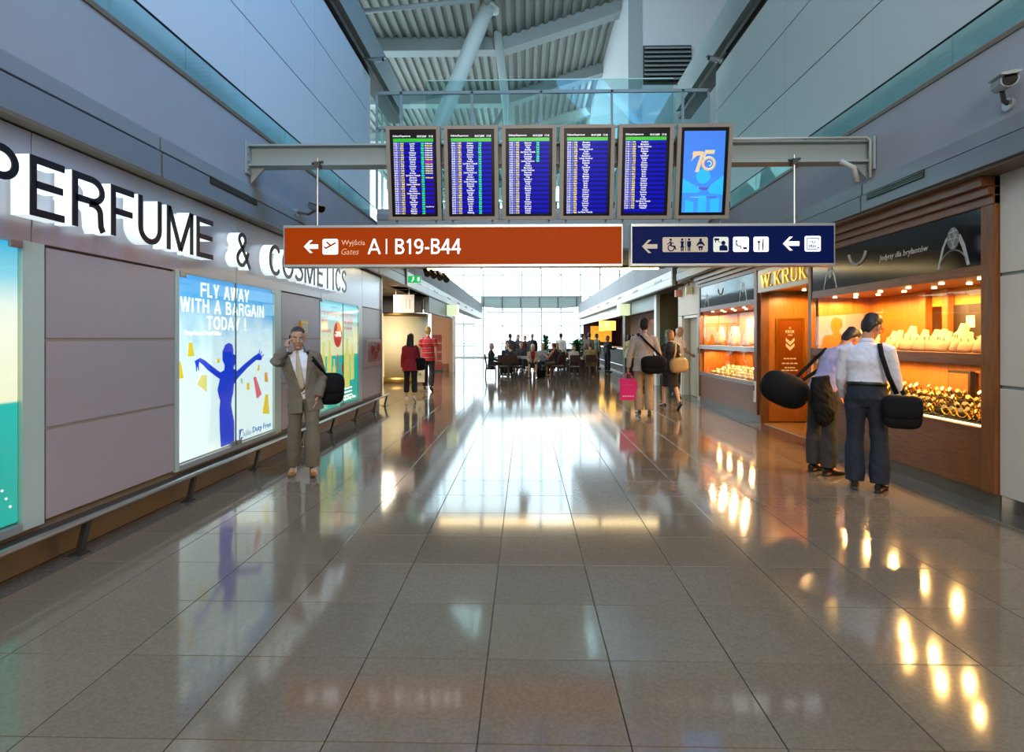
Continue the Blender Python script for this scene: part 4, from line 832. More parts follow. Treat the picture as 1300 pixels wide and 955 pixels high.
fbox('glass_pane', 4.395, 4.403, 11.27, 14.71, 1.44, 2.238, g_shop, s2, 0); fbox('glass_pane', 4.395, 4.403, 11.27, 14.71, .77, 1.328, g_shop, s2, 0)
for z0, z1 in ((.735, 1.33), (1.43, 2.24)):
    fbox('back_panel', 5.25, 5.28, 11.26, 14.72, z0, z1, m_wooddoor, s2); fbox('side_panel', 4.45, 5.26, 14.68, 14.72, z0, z1, m_wooddoor, s2); fbox('side_panel', 4.45, 5.26, 11.26, 11.3, z0, z1, m_wooddoor, s2)
for y in (11.9, 12.8, 13.7):
    fbox('display_card', 5.22, 5.248, y - .22, y + .22, 1.5, 2.05, M('pink_white_card', '#e8c9c2', .5), s2); fbox('display_card', 5.22, 5.248, y - .16, y + .16, .78, 1.2, m_wooddoor, s2)
for r_ in range(2):
    for k in range(5): MB().cyl((4.55 + .3 * r_, 11.6 + .68 * k, 2.225), (4.55 + .3 * r_, 11.6 + .68 * k, 2.245), .026, n=10).build('downlight', m_hot, s2); spot('window_spot', (4.55 + .3 * r_, 11.6 + .68 * k, 2.2), 40, (1, .62, .3))
for k in range(5): MB().cyl((4.72, 11.6 + .68 * k, 1.32), (4.72, 11.6 + .68 * k, 1.337), .02, n=10).build('downlight', m_hot, s2); spot('window_spot', (4.72, 11.6 + .68 * k, 1.305), 34, (1, .58, .22))
ring_print(s2, 14.2, 2.53, .72); ring_print(s2, 11.85, 2.55, .95)
MB().torus((4.372, 13.2, 2.74), (1, 0, 0), .17, .014, 22, 6, 195, 345).build('ring_hoop', m_prt, s2)
# doorway
dw = thing('shop_doorway', 'jewellery shop doorway with gold serif letters on a silver header', 'doorway', (4.4, 10.1, 0))
fbox('header_panel', 4.37, 4.5, 9.12, 11.12, 2.44, 2.86, M('silver_header', '#a59a88', .3, metal=.5), dw)
for k, (z0, z1, d) in enumerate(((2.86, 2.93, .0), (2.935, 3.01, .05), (3.015, 3.105, .11))): fbox('cornice', 4.35 - d, 4.6, 9.12, 11.12, z0, z1, m_wood, dw)
fbox('door_track', 4.5, 5.5, 11.02, 11.12, 2.40, 2.46, m_dsteel, dw); fbox('soffit', 4.5, 6.2, 9.12, 11.12, 2.46, 2.5, m_wood, dw)
dl = fbox('door_leaf', 4.56, 5.30, 11.06, 11.11, .03, 2.40, m_wooddoor, dw)
fbox('jamb', 4.40, 4.55, 11.02, 11.12, 0, 2.44, m_woodv, dw)
for a, b, c, d in ((4.68, 5.22, .46, .50), (4.68, 5.22, 1.93, 1.97), (4.68, 4.72, .50, 1.93), (5.18, 5.22, .50, 1.93)): fbox('panel_frame', a, b, 11.04, 11.06, c, d, m_gold, dl, .002)
fbox('glass_panel', 4.72, 5.18, 11.05, 11.058, .5, 1.93, M('amber_glass', '#8a4310', .08), dl, 0)
m_lg = M('logo_cream', '#f2dfb4', .4)
DO = (0, 11.049, 0)
flat([[(4.87, 1.50), (4.95, 1.43), (5.03, 1.50), (5.03, 1.44), (4.95, 1.36), (4.87, 1.44)], [(4.87, 1.60), (4.95, 1.53), (5.03, 1.60), (5.03, 1.54), (4.95, 1.46), (4.87, 1.54)]], 'logo_chevron', m_lg, dl, DO, XR_, ZU, .002)
text('W.', 'lettering', m_lg, dl, (4.925, 11.049, 1.76), XR_, ZU, h=.04, w=.05, depth=.002); text('KRUK', 'lettering', m_lg, dl, (4.865, 11.049, 1.685), XR_, ZU, h=.055, w=.17, depth=.002, bold=.02); text('1840', 'lettering', m_lg, dl, (4.91, 11.049, 1.635), XR_, ZU, h=.035, w=.08, depth=.002)
for k, (z, w_) in enumerate(((1.20, .24), (1.11, .30), (1.03, .20), (.98, .32))):
    for q in range(4): flat([[(4.95 - w_ / 2 + q * w_ / 4, z), (4.95 - w_ / 2 + (q + .8) * w_ / 4, z), (4.95 - w_ / 2 + (q + .8) * w_ / 4, z + .022), (4.95 - w_ / 2 + q * w_ / 4, z + .022)]], 'text_line', m_lg, dl, DO, XR_, ZU, .002)
for yy in (9.6, 10.5): MB().cyl((4.95, yy, 2.44), (4.95, yy, 2.46), .03, n=10).build('downlight', m_hot, dw); spot('door_fill_spot', (4.95, yy, 2.42), 60, (1, .6, .22))  # downlights and spots added to brighten the door leaf and floor
MB().cyl((5.24, 11.03, 1.0), (5.24, 11.03, 1.25), .012).build('handle', m_gold, dl)
# serif letters
def serif(par, ch, y, z, h, w_, mat):
    t_, n_ = .20 * w_, .075 * w_; sx = .16 * w_; sh = .05 * h; P = []
    bar = lambda x0, z0, x1, z1, a: P.append([(x0 - a / 2, z0), (x0 + a / 2, z0), (x1 + a / 2, z1), (x1 - a / 2, z1)])
    ser = lambda x, z0: P.append([(x - sx, z0), (x + sx, z0), (x + sx, z0 + sh), (x - sx, z0 + sh)])
    if ch == 'W': bar(.08 * w_, h, .28 * w_, 0, t_); bar(.28 * w_, 0, .5 * w_, h, n_); bar(.46 * w_, h, .70 * w_, 0, t_); bar(.70 * w_, 0, .92 * w_, h, n_); [ser(q * w_, h - sh) for q in (.08, .48, .92)]
    if ch == '.': P.append(('disc', .3 * w_, .12 * w_, .14 * w_))
    if ch in 'KR': bar(.2 * w_, 0, .2 * w_, h, t_); ser(.2 * w_, 0); ser(.2 * w_, h - sh)
    if ch == 'K': bar(.3 * w_, .45 * h, .85 * w_, h, n_); bar(.85 * w_, 0, .42 * w_, .52 * h, t_); ser(.85 * w_, 0); ser(.82 * w_, h - sh)
    if ch == 'R':
        P.append([(.2 * w_, h), (.62 * w_, h), (.62 * w_, h - sh * 1.3), (.2 * w_, h - sh * 1.3)]); P.append([(.2 * w_, .5 * h), (.62 * w_, .5 * h), (.62 * w_, .5 * h + sh), (.2 * w_, .5 * h + sh)])
        A = [R(90 - 18 * k) for k in range(11)]; P.append([(.62 * w_ + .28 * w_ * math.cos(a), .75 * h + .25 * h * math.sin(a)) for a in A] + [(.62 * w_ + .12 * w_ * math.cos(a), .75 * h + .19 * h * math.sin(a)) for a in A[::-1]])
        bar(.92 * w_, 0, .5 * w_, .52 * h, t_); ser(.95 * w_, 0)
    if ch == 'U':
        bar(.2 * w_, .3 * h, .2 * w_, h, t_); bar(.82 * w_, .3 * h, .82 * w_, h, n_); ser(.2 * w_, h - sh); ser(.82 * w_, h - sh)
        A = [R(180 + 18 * k) for k in range(11)]; P.append([(.49 * w_ + .39 * w_ * math.cos(a), .32 * h + .32 * h * math.sin(a)) for a in A] + [(.51 * w_ + .25 * w_ * math.cos(a), .32 * h + .24 * h * math.sin(a)) for a in A[::-1]])
    flat(P, 'letter', mat, par, (4.37, y, z), NY, ZU, .02)
m_gl = M('gold_letter', '#f0c04a', .25, metal=.8, emit=.25, ecol='#ffc640')
for ch, y, w_ in (('W', 10.92, .42), ('.', 10.52, .14), ('K', 10.36, .30), ('R', 10.04, .30), ('U', 9.72, .28), ('K', 9.42, .28)): serif(dw, ch, y, 2.52, .245, w_, m_gl)
# shop interior
si = struct(box('wall_shop', 7.9, 8.0, 5.4, 14.9, 0, 3.0, m_wooddoor)); struct(box('wall_shop', 5.29, 8.0, 14.86, 14.98, 0, 3.0, m_wooddoor)); struct(box('wall_shop', 5.3, 8.0, 5.4, 5.5, 0, 3.0, m_wooddoor))
struct(box('ceiling_shop', 4.62, 8.0, 5.5, 14.9, 2.98, 3.05, m_yellow))
struct(box('floor_shop', 4.45, 7.9, 9.05, 11.1, -.01, .012, M('warm_shop_floor', '#b98a4e', .25)))
struct(box('wall_shop', 5.62, 5.68, 9.0, 11.8, 0, 2.9, m_yellow))
t = thing('entry_box', 'small white alarm box with blue label low on the doorway jamb', 'alarm box', (4.36, 11.0, .5))
MB().box(4.33, 4.36, 11.14, 11.22, .38, .78).build('body', m_white, t, bevel=.004); MB().box(4.326, 4.331, 11.15, 11.21, .6, .7).build('blue_label', M('label_blue', '#3a4aa0', .4), t)

# jewellery on display: busts, ring cushions, watches, books
m_bust = M('cream_velvet', '#e6d2ac', .7, var=.06, vs=20); m_chain = M('pearl_gold', '#ffe9b0', .2, metal=.7); m_tray = M('black_tray', '#17130f', .4)
def proto_bust():
    t = thing('necklace_bust', 'x', 'jewellery bust', (0, 0, 0), local=True)
    b = MB(); b.loft([((0, 0, 0), .085, .05), ((0, .0, .03), .10, .055), ((0, .01, .10), .115, .05), ((0, .02, .17), .10, .042), ((0, .025, .20), .055, .036), ((0, .03, .26), .036, .034), ((0, .03, .275), .034, .032)], n=14)
    b.build('bust', m_bust, t, smooth=True)
    MB().torus((0, -.030, .165), (0, 1, .35), .052, .0075, 16, 5, 170, 370, 1.35).build('necklace', m_chain, t)
    return t
def proto_watch():
    t = thing('bracelet_stand', 'x', 'watch', (0, 0, 0), local=True)
    MB().ell((0, .015, .008), (.035, .03, .009), 10, 5).build('cushion', m_tray, t, smooth=True)
    MB().torus((0, 0, .052), (0, 1, .25), .040, .0085, 16, 6).build('strap', m_gold, t, smooth=True)
    MB().cyl((0, -.018, .088), (0, -.028, .093), .022, n=12).build('dial', m_chain, t)
    return t
def proto_roll():
    t = thing('ring_cushion', 'x', 'ring cushion', (0, 0, 0), local=True)
    MB().loft([((-.075, 0, .03), .03, .03), ((-.05, 0, .034), .036, .036), ((.05, 0, .034), .036, .036), ((.075, 0, .03), .03, .03)], (0, 1, 0), 10).build('cushion', m_bust, t, smooth=True)
    for k in range(3): MB().torus((-.04 + .04 * k, 0, .036), (1, 0, 0), .037, .005, 14, 5).build('ring', m_chain, t)
    return t
pb, pw, pr = proto_bust(), proto_watch(), proto_roll()
USED = set()
def place(p, loc, rz, label, group, s=1.0, tilt=0):
    o = p if p not in USED else copy_tree(p); USED.add(p)
    o.location = loc; o.rotation_euler = (tilt, 0, rz); o.scale = (s, s, s); tag(o, label, None, group); return o
ORD = 'first second third fourth fifth sixth seventh eighth ninth tenth eleventh twelfth thirteenth fourteenth fifteenth sixteenth seventeenth eighteenth nineteenth twentieth twenty-first twenty-second twenty-third twenty-fourth'.split()
rr = random.Random(3); FACE = R(-90)
LB1 = lambda k, row: 'cream necklace bust, %s from the corner post in the %s of the large window' % (ORD[k], row)
for k in range(7):
    place(pb, (4.60 + .03 * (k % 2), 5.90 + .17 * k, 1.445), FACE + rr.uniform(-.45, .45), LB1(k, 'front row'), 'necklace busts in the large window', rr.uniform(.8, 1.1), R(-14))
for k in range(8):
    place(pb, (4.86 + .1 * (k % 2), 5.86 + .42 * k, 1.445), FACE + rr.uniform(-.45, .45), LB1(k, 'back row'), 'necklace busts in the large window', rr.uniform(.95, 1.25), R(-10))
for k in range(5): place(pb, (4.62, 7.2 + .36 * k, 1.445), FACE + rr.uniform(-.45, .45), LB1(k + 7, 'front row'), 'necklace busts in the large window', rr.uniform(.75, .95), R(-14))
for k in range(7): place(pb, (4.62 + .22 * (k % 2), 11.5 + .42 * k, 1.43), FACE + rr.uniform(-.3, .3), 'cream necklace bust, %s from the doorway in the window beyond it' % ORD[k], 'necklace busts in the far window', rr.uniform(1.2, 1.6))
for k in range(36):
    r_, c_ = k % 4, k // 4
    place(pr, (4.52 + .13 * r_, 11.55 + .33 * c_ + .08 * (r_ % 2), .735 + .045 * r_), FACE + rr.uniform(-.2, .2), 'white ring cushion, %s from the doorway in the %s row of the far window' % (ORD[c_], ORD[r_]), 'ring cushions in the far window', 1.25)
st = [thing('display_step', 'low black stepped tray under watches in the lower large window tier', 'display tray', (4.75, 7.3, .735))]
for k in range(4):
    for q in range(4): MB().box(4.50 + .13 * k, 4.62 + .13 * k, 5.80 + .80 * q, 6.52 + .80 * q, .736, .752 + .05 * k).build('step', m_tray, st[0], bevel=.004)
for q in range(4):
    for k in range(4):
        for c_ in range(6):
            place(pw, (4.56 + .13 * k, 5.87 + .80 * q + .115 * c_, .752 + .05 * k), FACE + rr.uniform(-.5, .5), 'gold bracelet watch, %s from the corner post in the %s row behind the glass' % (ORD[q * 6 + c_], ORD[k]), 'watches in the lower window tier', rr.uniform(.95, 1.25))
for k, (y, w_, hh, col, lb) in enumerate(((6.05, .30, .36, '#1d1712', 'black upright watch presentation box with round dial'), (6.45, .34, .36, '#241a12', 'black upright display board with small dark screen'), (7.0, .36, .26, '#a8501c', 'orange picture board in a dark frame among the watches'))):
    t = thing('display_board', lb, 'display board', (5.12, y, .735))
    MB().box(5.10, 5.16, y - w_ / 2, y + w_ / 2, .737, .95 + hh).build('board', m_tray, t, bevel=.004)
    MB().box(5.092, 5.10, y - w_ / 2 + .03, y + w_ / 2 - .03, .97, .92 + hh).build('face', M('board_face_%d' % k, col, .35, var=.25 if k == 2 else 0, vs=14), t)
    if k == 0: MB().cyl((5.088, y, 1.16), (5.094, y, 1.16), .07, n=18).build('dial', m_chain, t)
    if k == 1: MB().box(5.086, 5.093, y - .07, y + .07, 1.04, 1.22).build('screen', m_black, t)

# ------------------------------------------------------------------ service door wall, recess, far shops
wd = struct(box('wall_service', 4.46, 4.8, 14.86, 17.0, 2.22, 3.1, m_gap))
MB().box(4.42, 4.47, 14.86, 17.02, 2.22, 3.1).build('cladding_panel', m_cream, wd)
MB().box(4.42, 4.8, 14.86, 15.15, 0, 2.21).build('cladding_panel', m_cream, wd); MB().box(4.42, 4.8, 16.60, 17.02, 0, 2.21).build('cladding_panel', m_cream, wd)
d1 = struct(box('door_1', 4.60, 4.65, 15.22, 16.53, .01, 2.14, M('grey_green_door', '#a8a691', .5)))
MB().box(4.45, 4.66, 15.15, 15.22, 0, 2.21).build('door_frame', m_white, d1); MB().box(4.45, 4.66, 16.53, 16.60, 0, 2.21).build('door_frame', m_white, d1); MB().box(4.45, 4.66, 15.15, 16.6, 2.14, 2.21).build('door_frame', m_white, d1)
MB().cyl((4.54, 15.34, 1.03), (4.54, 15.46, 1.03), .012).build('handle', m_steel, d1)
t = thing('keypad', 'small dark keypad beside the service door', 'keypad', (4.42, 15.0, 1.25)); MB().box(4.40, 4.42, 14.97, 15.05, 1.2, 1.36).build('body', m_black, t, bevel=.003); MB().box(4.397, 4.401, 14.98, 15.04, 1.22, 1.3).build('keys', m_dsteel, t)
for k, (y, col, lb) in enumerate(((16.7, '#c8847c', 'small red lit box sign over the service wall'), (15.6, '#d8d8a8', 'small yellowish wall lamp over the service door'))):
    t = thing('wall_sign', lb, 'sign', (4.36, y, 2.75)); MB().box(4.25, 4.41, y - .05, y + .05, 2.76, 2.96).build('box_body', M('wsign%d' % k, col, .4, emit=.15), t); MB().cyl((4.33, y, 2.98), (4.33, y, 3.12), .02).build('bracket', m_dsteel, t)
struct(box('wall_recess', 4.45, 7.5, 19.9, 20.1, 0, 3.1, M('taupe_wall', '#8d8468', .55))); struct(box('wall_recess', 4.8, 4.9, 17.02, 17.1, 0, 3.1, m_cream)); struct(box('ceiling_recess', 4.2, 9, 15.0, 46, 3.08, 3.14, m_brown))
struct(box('wall_recess', 7.4, 7.5, 17, 46, 0, 3.1, M('deep_brown_wall', '#5c3a22', .55)))
struct(box('column', 4.40, 4.52, 19.75, 20.1, 0, 3.05, m_white))
t = thing('drinks_cooler', 'dark drinks cooler with teal side and red topper against the taupe recess wall', 'cooler', (4.95, 19.5, 0))
MB().box(4.72, 5.25, 19.3, 19.85, 0, 1.85).build('body', M('cooler_dark', '#20262a', .3), t, bevel=.01); MB().box(4.66, 4.72, 19.3, 19.85, 0, 1.85).build('side', M('cooler_teal', '#4f8b90', .4), t)
MB().box(4.8, 5.2, 19.28, 19.3, .3, 1.5).build('door', M('cooler_glass', '#3c5a3c', .1, var=.6, vs=6), t); MB().box(4.85, 5.15, 19.28, 19.3, 1.58, 1.8).build('topper', M('cooler_red', '#c8302a', .4), t)
h2 = struct(box('trim_9', 4.40, 4.5, 20.1, 25.6, 2.56, 3.06, m_beam)); MB().box(4.39, 4.41, 20.1, 25.6, 2.56, 2.59).build('lower_edge', m_dsteel, h2)
t = thing('lit_box_sign', 'pale yellow lit box sign projecting beside the bar entrance', 'sign', (4.3, 25.2, 2.55)); MB().box(3.95, 4.38, 24.6, 25.3, 2.56, 3.02).build('sign_box', M('lit_green_yellow', '#dfe9bc', .4, emit=.9), t); MB().box(4.38, 4.40, 24.4, 25.5, 2.55, 3.04).build('frame', m_dsteel, t)
struct(box('column', 4.36, 4.6, 25.7, 26.3, 0, 3.05, M('dark_post', '#4a3a34', .5)))
t = thing('shop_picture', 'warm framed picture on the back wall of the small shop', 'picture', (7.38, 23, 1.7)); MB().box(7.35, 7.40, 22.3, 23.6, 1.5, 2.5).build('frame', m_gold, t); MB().box(7.34, 7.352, 22.4, 23.5, 1.6, 2.4).build('picture', M('warm_picture', '#c08a4a', .5, var=.4, vs=4), t)
t = thing('shop_banner', 'pale upright banner panel inside the small shop', 'banner', (5.2, 21.6, 0)); MB().box(5.0, 5.5, 21.55, 21.6, .4, 2.5).build('panel', m_white, t); MB().box(5.05, 5.45, 21.5, 21.65, 0, .4).build('base', m_dsteel, t)
m_dw0 = M('dark_brown_wood', '#3a2218', .4, var=.2, vs=10)
# bar
bh = struct(box('trim_10', 4.40, 4.5, 26.3, 46, 2.62, 3.06, m_white))
for k in range(9): MB().box(4.385, 4.402, 26.4 + 2.15 * k, 28.45 + 2.15 * k, 2.63, 3.05).build('panel', m_white, bh)
struct(box('wall_bar', 4.5, 7.4, 45.4, 45.6, 0, 3.1, M('wine_wall', '#4a2030', .6)))
t = thing('bar_counter', 'long bar counter with pale top along the café side', 'counter', (5.2, 33, 0))
MB().box(5.0, 5.5, 26.6, 42, 0, 1.02).build('front', M('bar_front', '#1c1512', .7, spec=.2), t); MB().box(4.85, 5.6, 26.5, 42.1, 1.02, 1.07).build('top', M('bar_top', '#d9d2c8', .2), t)
MB().tube([(4.92, 26.7, .2), (4.92, 42, .2)], .025).build('foot_rail', m_steel, t)
t = thing('back_shelf', 'dark bar shelving with rows of bottles under warm light', 'shelf', (7.2, 29, 0))
MB().box(7.0, 7.38, 26.6, 32, 0, .95).build('cabinet', M('bar_front', '#1c1512', .7, spec=.2), t)
for k in range(3): MB().box(7.05, 7.38, 26.6, 32, 1.25 + .42 * k, 1.28 + .42 * k).build('shelf_board', M('bar_wood', '#5a3420', .4), t)
MB().box(7.36, 7.39, 26.6, 32, .95, 2.9).build('back_panel', M('bar_amber', '#8a4a1c', .4, emit=.25, ecol='#c06a1c'), t)
pbt = thing('bottle', 'bottle on the bar back shelf', 'bottle', (0, 0, 0), local=True, group='bottles on the bar shelf'); MB().lathe([(.035, 0), (.038, .02), (.038, .18), (.014, .23), (.013, .30)], n=8).build('glass', M('bottle_green', '#3c4a26', .1), pbt, smooth=True); MB().lathe([(.015, .29), (.015, .32)], n=8).build('cap', m_gold, pbt)
for k in range(30):
    o = pbt if k == 0 else copy_tree(pbt); o.location = (7.18, 26.9 + .17 * k, 1.28 + .42 * (k % 3)); o['label'] = 'bottle, %s from the near end on the %s board of the bar shelves' % (ORD[k // 3], ('lowest', 'middle', 'topmost')[k % 3])
t = thing('backlit_wall', 'glowing amber backlit wall at the far end of the bar', 'backlit wall', (5.8, 45, 0)); MB().box(4.95, 6.65, 44.9, 45.0, 0, 1.25).build('base', m_dw0, t); MB().box(5.0, 6.6, 44.9, 45.0, 1.3, 2.5).build('glow_panel', M('amber_glow', '#e0952a', .4, emit=1.1, var=.5, vs=3), t); MB().box(4.95, 6.65, 44.95, 45.05, 1.25, 2.55).build('frame', m_dsteel, t)
for k, (x, y, r_, hh, lb) in enumerate(((4.78, 33, .30, .52, 'large glowing drum lampshade over the bar counter'), (4.75, 36.2, .2, .62, 'narrow glowing lampshade beyond the large drum lampshade over the bar'))):
    t = thing('pendant_lamp', lb, 'lamp', (x, y, 2.0))
    MB().lathe([(r_, 2.02), (r_, 2.02 + hh)], (x, y, 0), 20).build('shade', M('lamp_shade_glow', '#ffcf5a', .5, emit=2.2, ecol='#ffc85a'), t, smooth=True); MB().cyl((x, y, 2.02 + hh), (x, y, 3.08), .01).build('cord', m_black, t)

# ------------------------------------------------------------------ people
def remesh(mb, voxel, name, mats, smooth=2, wr=0, wf=9, cut=None, thick=0, face_mat=None, seed=0):
    me = mb.mesh(name, mats[0]); o = bpy.data.objects.new('tmp', me); COL.objects.link(o)
    md = o.modifiers.new('r', 'REMESH'); md.mode = 'VOXEL'; md.voxel_size = voxel
    dg = bpy.context.evaluated_depsgraph_get(); out = bpy.data.meshes.new_from_object(o.evaluated_get(dg), depsgraph=dg)
    bpy.data.objects.remove(o); bpy.data.meshes.remove(me); out.name = name
    bm = bmesh.new(); bm.from_mesh(out)
    for _ in range(smooth): bmesh.ops.smooth_vert(bm, verts=bm.verts[:], factor=.5, use_axis_x=True, use_axis_y=True, use_axis_z=True)
    if cut:
        bmesh.ops.delete(bm, geom=[v for v in bm.verts if cut(v.co)], context='VERTS')
    if wr:
        bm.normal_update(); sd = Vector((seed * 3.1, seed * 1.7, 0))
        for v in bm.verts:
            p = v.co
            d = noise.noise(Vector((p.x * wf, p.y * wf, p.z * wf * .8)) + sd) + .6 * noise.noise(Vector((p.x * wf * 2, p.y * wf * 2, p.z * wf * 2.4 + p.x * 14)) + sd)
            v.co = p + v.normal * d * wr
    if thick:
        bm.normal_update(); bmesh.ops.solidify(bm, geom=bm.faces[:], thickness=thick)
    bm.normal_update()
    bm.to_mesh(out)
    if face_mat:
        for m in mats[1:]: pass
        out.materials.clear()
        for m in mats: out.materials.append(m)
        for p, f in zip(out.polygons, bm.faces): p.material_index = face_mat(f.calc_center_median())
    else:
        out.materials.clear(); out.materials.append(mats[0])
    bm.free(); out.polygons.foreach_set('use_smooth', [True] * len(out.polygons)); out.update()
    return out
def skin(h): return M('skin_' + h, h, .45, var=.06, vs=30)
m_eyew = M('eye_white', '#e8e4de', .2); m_eye = M('eye_dark', '#2a1c12', .1)
HEADP = [(-.118, .020, .080, .045), (-.100, .044, .094, .0), (-.065, .060, .097, -.055), (-.02, .069, .094, -.085), (.02, .075, .093, -.098), (.06, .077, .088, -.102), (.09, .069, .071, -.090), (.112, .046, .042, -.062), (.123, .012, .008, -.026)]
HAIRS = {
    'short': [(-.095, .030, -.055, -.066), (-.06, .058, -.045, -.086), (-.03, .071, -.040, -.098), (-.015, .076, -.030, -.106), (.0, .081, -.018, -.112), (.03, .084, .025, -.116), (.055, .084, .066, -.117), (.09, .079, .079, -.110), (.118, .060, .056, -.086), (.136, .022, .016, -.040)],
    'bald': [(-.075, .05, -.04, -.075), (-.04, .073, -.038, -.094), (.0, .079, -.03, -.105), (.03, .081, -.035, -.107), (.055, .070, -.07, -.107)],
    'bob': [(-.12, .075, -.01, -.095), (-.08, .087, .02, -.112), (-.03, .089, .03, -.117), (.02, .088, .045, -.118), (.06, .086, .083, -.116), (.09, .079, .086, -.105), (.118, .057, .060, -.078), (.136, .020, .018, -.036)],
    'long': [(-.34, .06, -.06, -.105), (-.30, .10, -.05, -.13), (-.20, .105, -.03, -.135), (-.12, .098, -.01, -.125), (-.06, .094, .01, -.122), (.0, .090, .03, -.12), (.06, .087, .083, -.117), (.09, .079, .086, -.105), (.118, .057, .060, -.078), (.136, .020, .018, -.036)]}
def D(*a): return Vector(a).normalized()
UAR, FAR = (.16, -.06, -1), (.03, .18, -1)
def human(name_label, loc, face, h=1.75, lean=0, side=0, twist=0, hp=(0, 0, 0), ua_r=None, fa_r=None, ua_l=None, fa_l=None, th_r=(.04, .02, -1), sh_r=(.01, -.03, -1), th_l=(-.04, .02, -1), sh_l=(-.01, -.03, -1),
          ft=((8, 0), (-8, 0)), sex='m', fat=0, sk='#c89a78', hair='short', hairc='#2a1d14', top=None, bottom=None, shoes='#17130f', tie=None, jacket=None, vox=.008, vc=.010, group=None, hand_r=None, hand_l=None, curl=(.5, .5), glasses=False, ik_r=None, seat=None, belt=None, cat='person'):
    """face: compass angle in degrees, 0 = away from the camera (+Y), 90 = towards +X"""
    g = thing('person', name_label, cat, loc, R(-face), group, local=True); s = h / 1.75; G = {}
    mir = lambda v: (-v[0], v[1], v[2])
    ua_r = D(*(ua_r or UAR)); fa_r = D(*(fa_r or FAR)); ua_l = D(*(ua_l or mir(UAR))); fa_l = D(*(fa_l or mir(FAR)))
    fem = sex == 'f'; hw = .092 if fem else .088; sw = .158 if fem else .182
    RB = Matrix.Rotation(R(-lean), 3, 'X') @ Matrix.Rotation(R(side), 3, 'Y'); RS = RB @ Matrix.Rotation(R(twist), 3, 'Z')
    hip = {}; knee = {}; ank = {}; toe = {}; heel = {}; zs = []
    for k, sx, th, sh, f in (('r', 1, th_r, sh_r, ft[0]), ('l', -1, th_l, sh_l, ft[1])):
        hip[k] = Vector((hw * sx, 0, -.02)); knee[k] = hip[k] + D(*th) * .43; ank[k] = knee[k] + D(*sh) * .41
        yw, pt = R(-f[0]), R(f[1]); fd = Vector((-math.sin(yw) * math.cos(pt) * 1, math.cos(yw) * math.cos(pt), -math.sin(pt)))
        dn = Vector((0, 0, -1)) if abs(f[1]) < 5 else (Vector((0, 0, -1)) * math.cos(pt) + Vector((-math.sin(yw), math.cos(yw), 0)) * -math.sin(pt))
        heel[k] = ank[k] + dn * .075 - fd * .045; toe[k] = ank[k] + dn * .075 + fd * .175; zs += [heel[k].z, toe[k].z]
        G['fd' + k], G['dn' + k] = fd, dn
    dz = (-min(zs) + .008) if seat is None else seat + .105 / s
    C = Vector((0, 0, dz))
    for d in (hip, knee, ank, toe, heel):
        for k in d: d[k] = d[k] + C
    SP = lambda x, y, z: C + (RB @ Vector((x, y, z)) if z < .2 else RB @ Vector((0, 0, .2)) + RS @ Vector((x, y, z - .2)))
    sho = {'r': SP(sw, -.005, .455), 'l': SP(-sw, -.005, .455)}
    elb = {'r': sho['r'] + ua_r * .295, 'l': sho['l'] + ua_l * .295}; wri = {'r': elb['r'] + fa_r * .25, 'l': elb['l'] + fa_l * .25}
    nb = SP(0, 0, .53); RH = RS @ Matrix.Rotation(R(-hp[1]), 3, 'Z') @ Matrix.Rotation(R(-hp[0]), 3, 'X') @ Matrix.Rotation(R(hp[2]), 3, 'Y')
    hc = nb + RS @ Vector((0, .01, .045)) + RH @ Vector((0, .018, .125)); HL = lambda x, y, z: hc + RH @ Vector((x, y, z))
    sd = RS @ Vector((1, 0, 0))
    if ik_r:
        T = HL(*ik_r[0]); dv = T - sho['r']; L = min(dv.length, .54); u_ = dv.normalized(); a_, b_ = .295, .25
        m_ = (a_ * a_ - b_ * b_ + L * L) / (2 * L); hh = math.sqrt(max(0, a_ * a_ - m_ * m_)); po = Vector(ik_r[1]); po = (po - u_ * po.dot(u_)).normalized()
        elb['r'] = sho['r'] + u_ * m_ + po * hh; wri['r'] = sho['r'] + u_ * L; ua_r = (elb['r'] - sho['r']).normalized(); fa_r = (wri['r'] - elb['r']).normalized()
        hand_r = (tuple(HL(*ik_r[2]) - wri['r']), tuple(HL(0, 0, 0) - wri['r']))
    ch = [(-.10, .10, .085, 0), (-.03, .165 + (.006 if fem else 0), .112, -.01), (.06, .160 + (.008 if fem else 0), .112, -.008), (.15, (.128 if fem else .148), .098, .0), (.25, (.132 if fem else .155), .104, .006), (.34, (.152 if fem else .175), .118 + (.014 if fem else 0), .012 if fem else .008), (.42, .155 if fem else .175, .105, .002), (.475, .13, .082, -.004), (.53, .06, .056, 0)]
    ch = [(z, a + fat * (.8 if z < .36 else .3), b + fat * (1.2 if z < .36 else .4), y + fat * .5) for z, a, b, y in ch]
    def torso(mb, off, z0=-.2, z1=.6, flare=0):
        def at(z):
            for p_, q_ in zip(ch[:-1], ch[1:]):
                if p_[0] <= z <= q_[0]: f = (z - p_[0]) / (q_[0] - p_[0]); return (z,) + tuple(p_[i] + (q_[i] - p_[i]) * f for i in (1, 2, 3))
        rg = [r_ for r_ in ch if z0 < r_[0] < z1]
        if z0 >= -.10: rg = [at(z0)] + rg
        if z1 <= .53: rg = rg + [at(z1)]
        st = [(SP(0, y, z), a + off, b + off) for z, a, b, y in rg]
        if z0 < -.10: st = [(SP(0, -.008, z0), .172 + off + fat + flare, .118 + off + fat + flare), (SP(0, -.008, z0 / 2 - .03), .17 + off + fat + flare * .5, .116 + off + fat + flare * .5)] + st[1:]
        mb.loft(st, sd, 20)
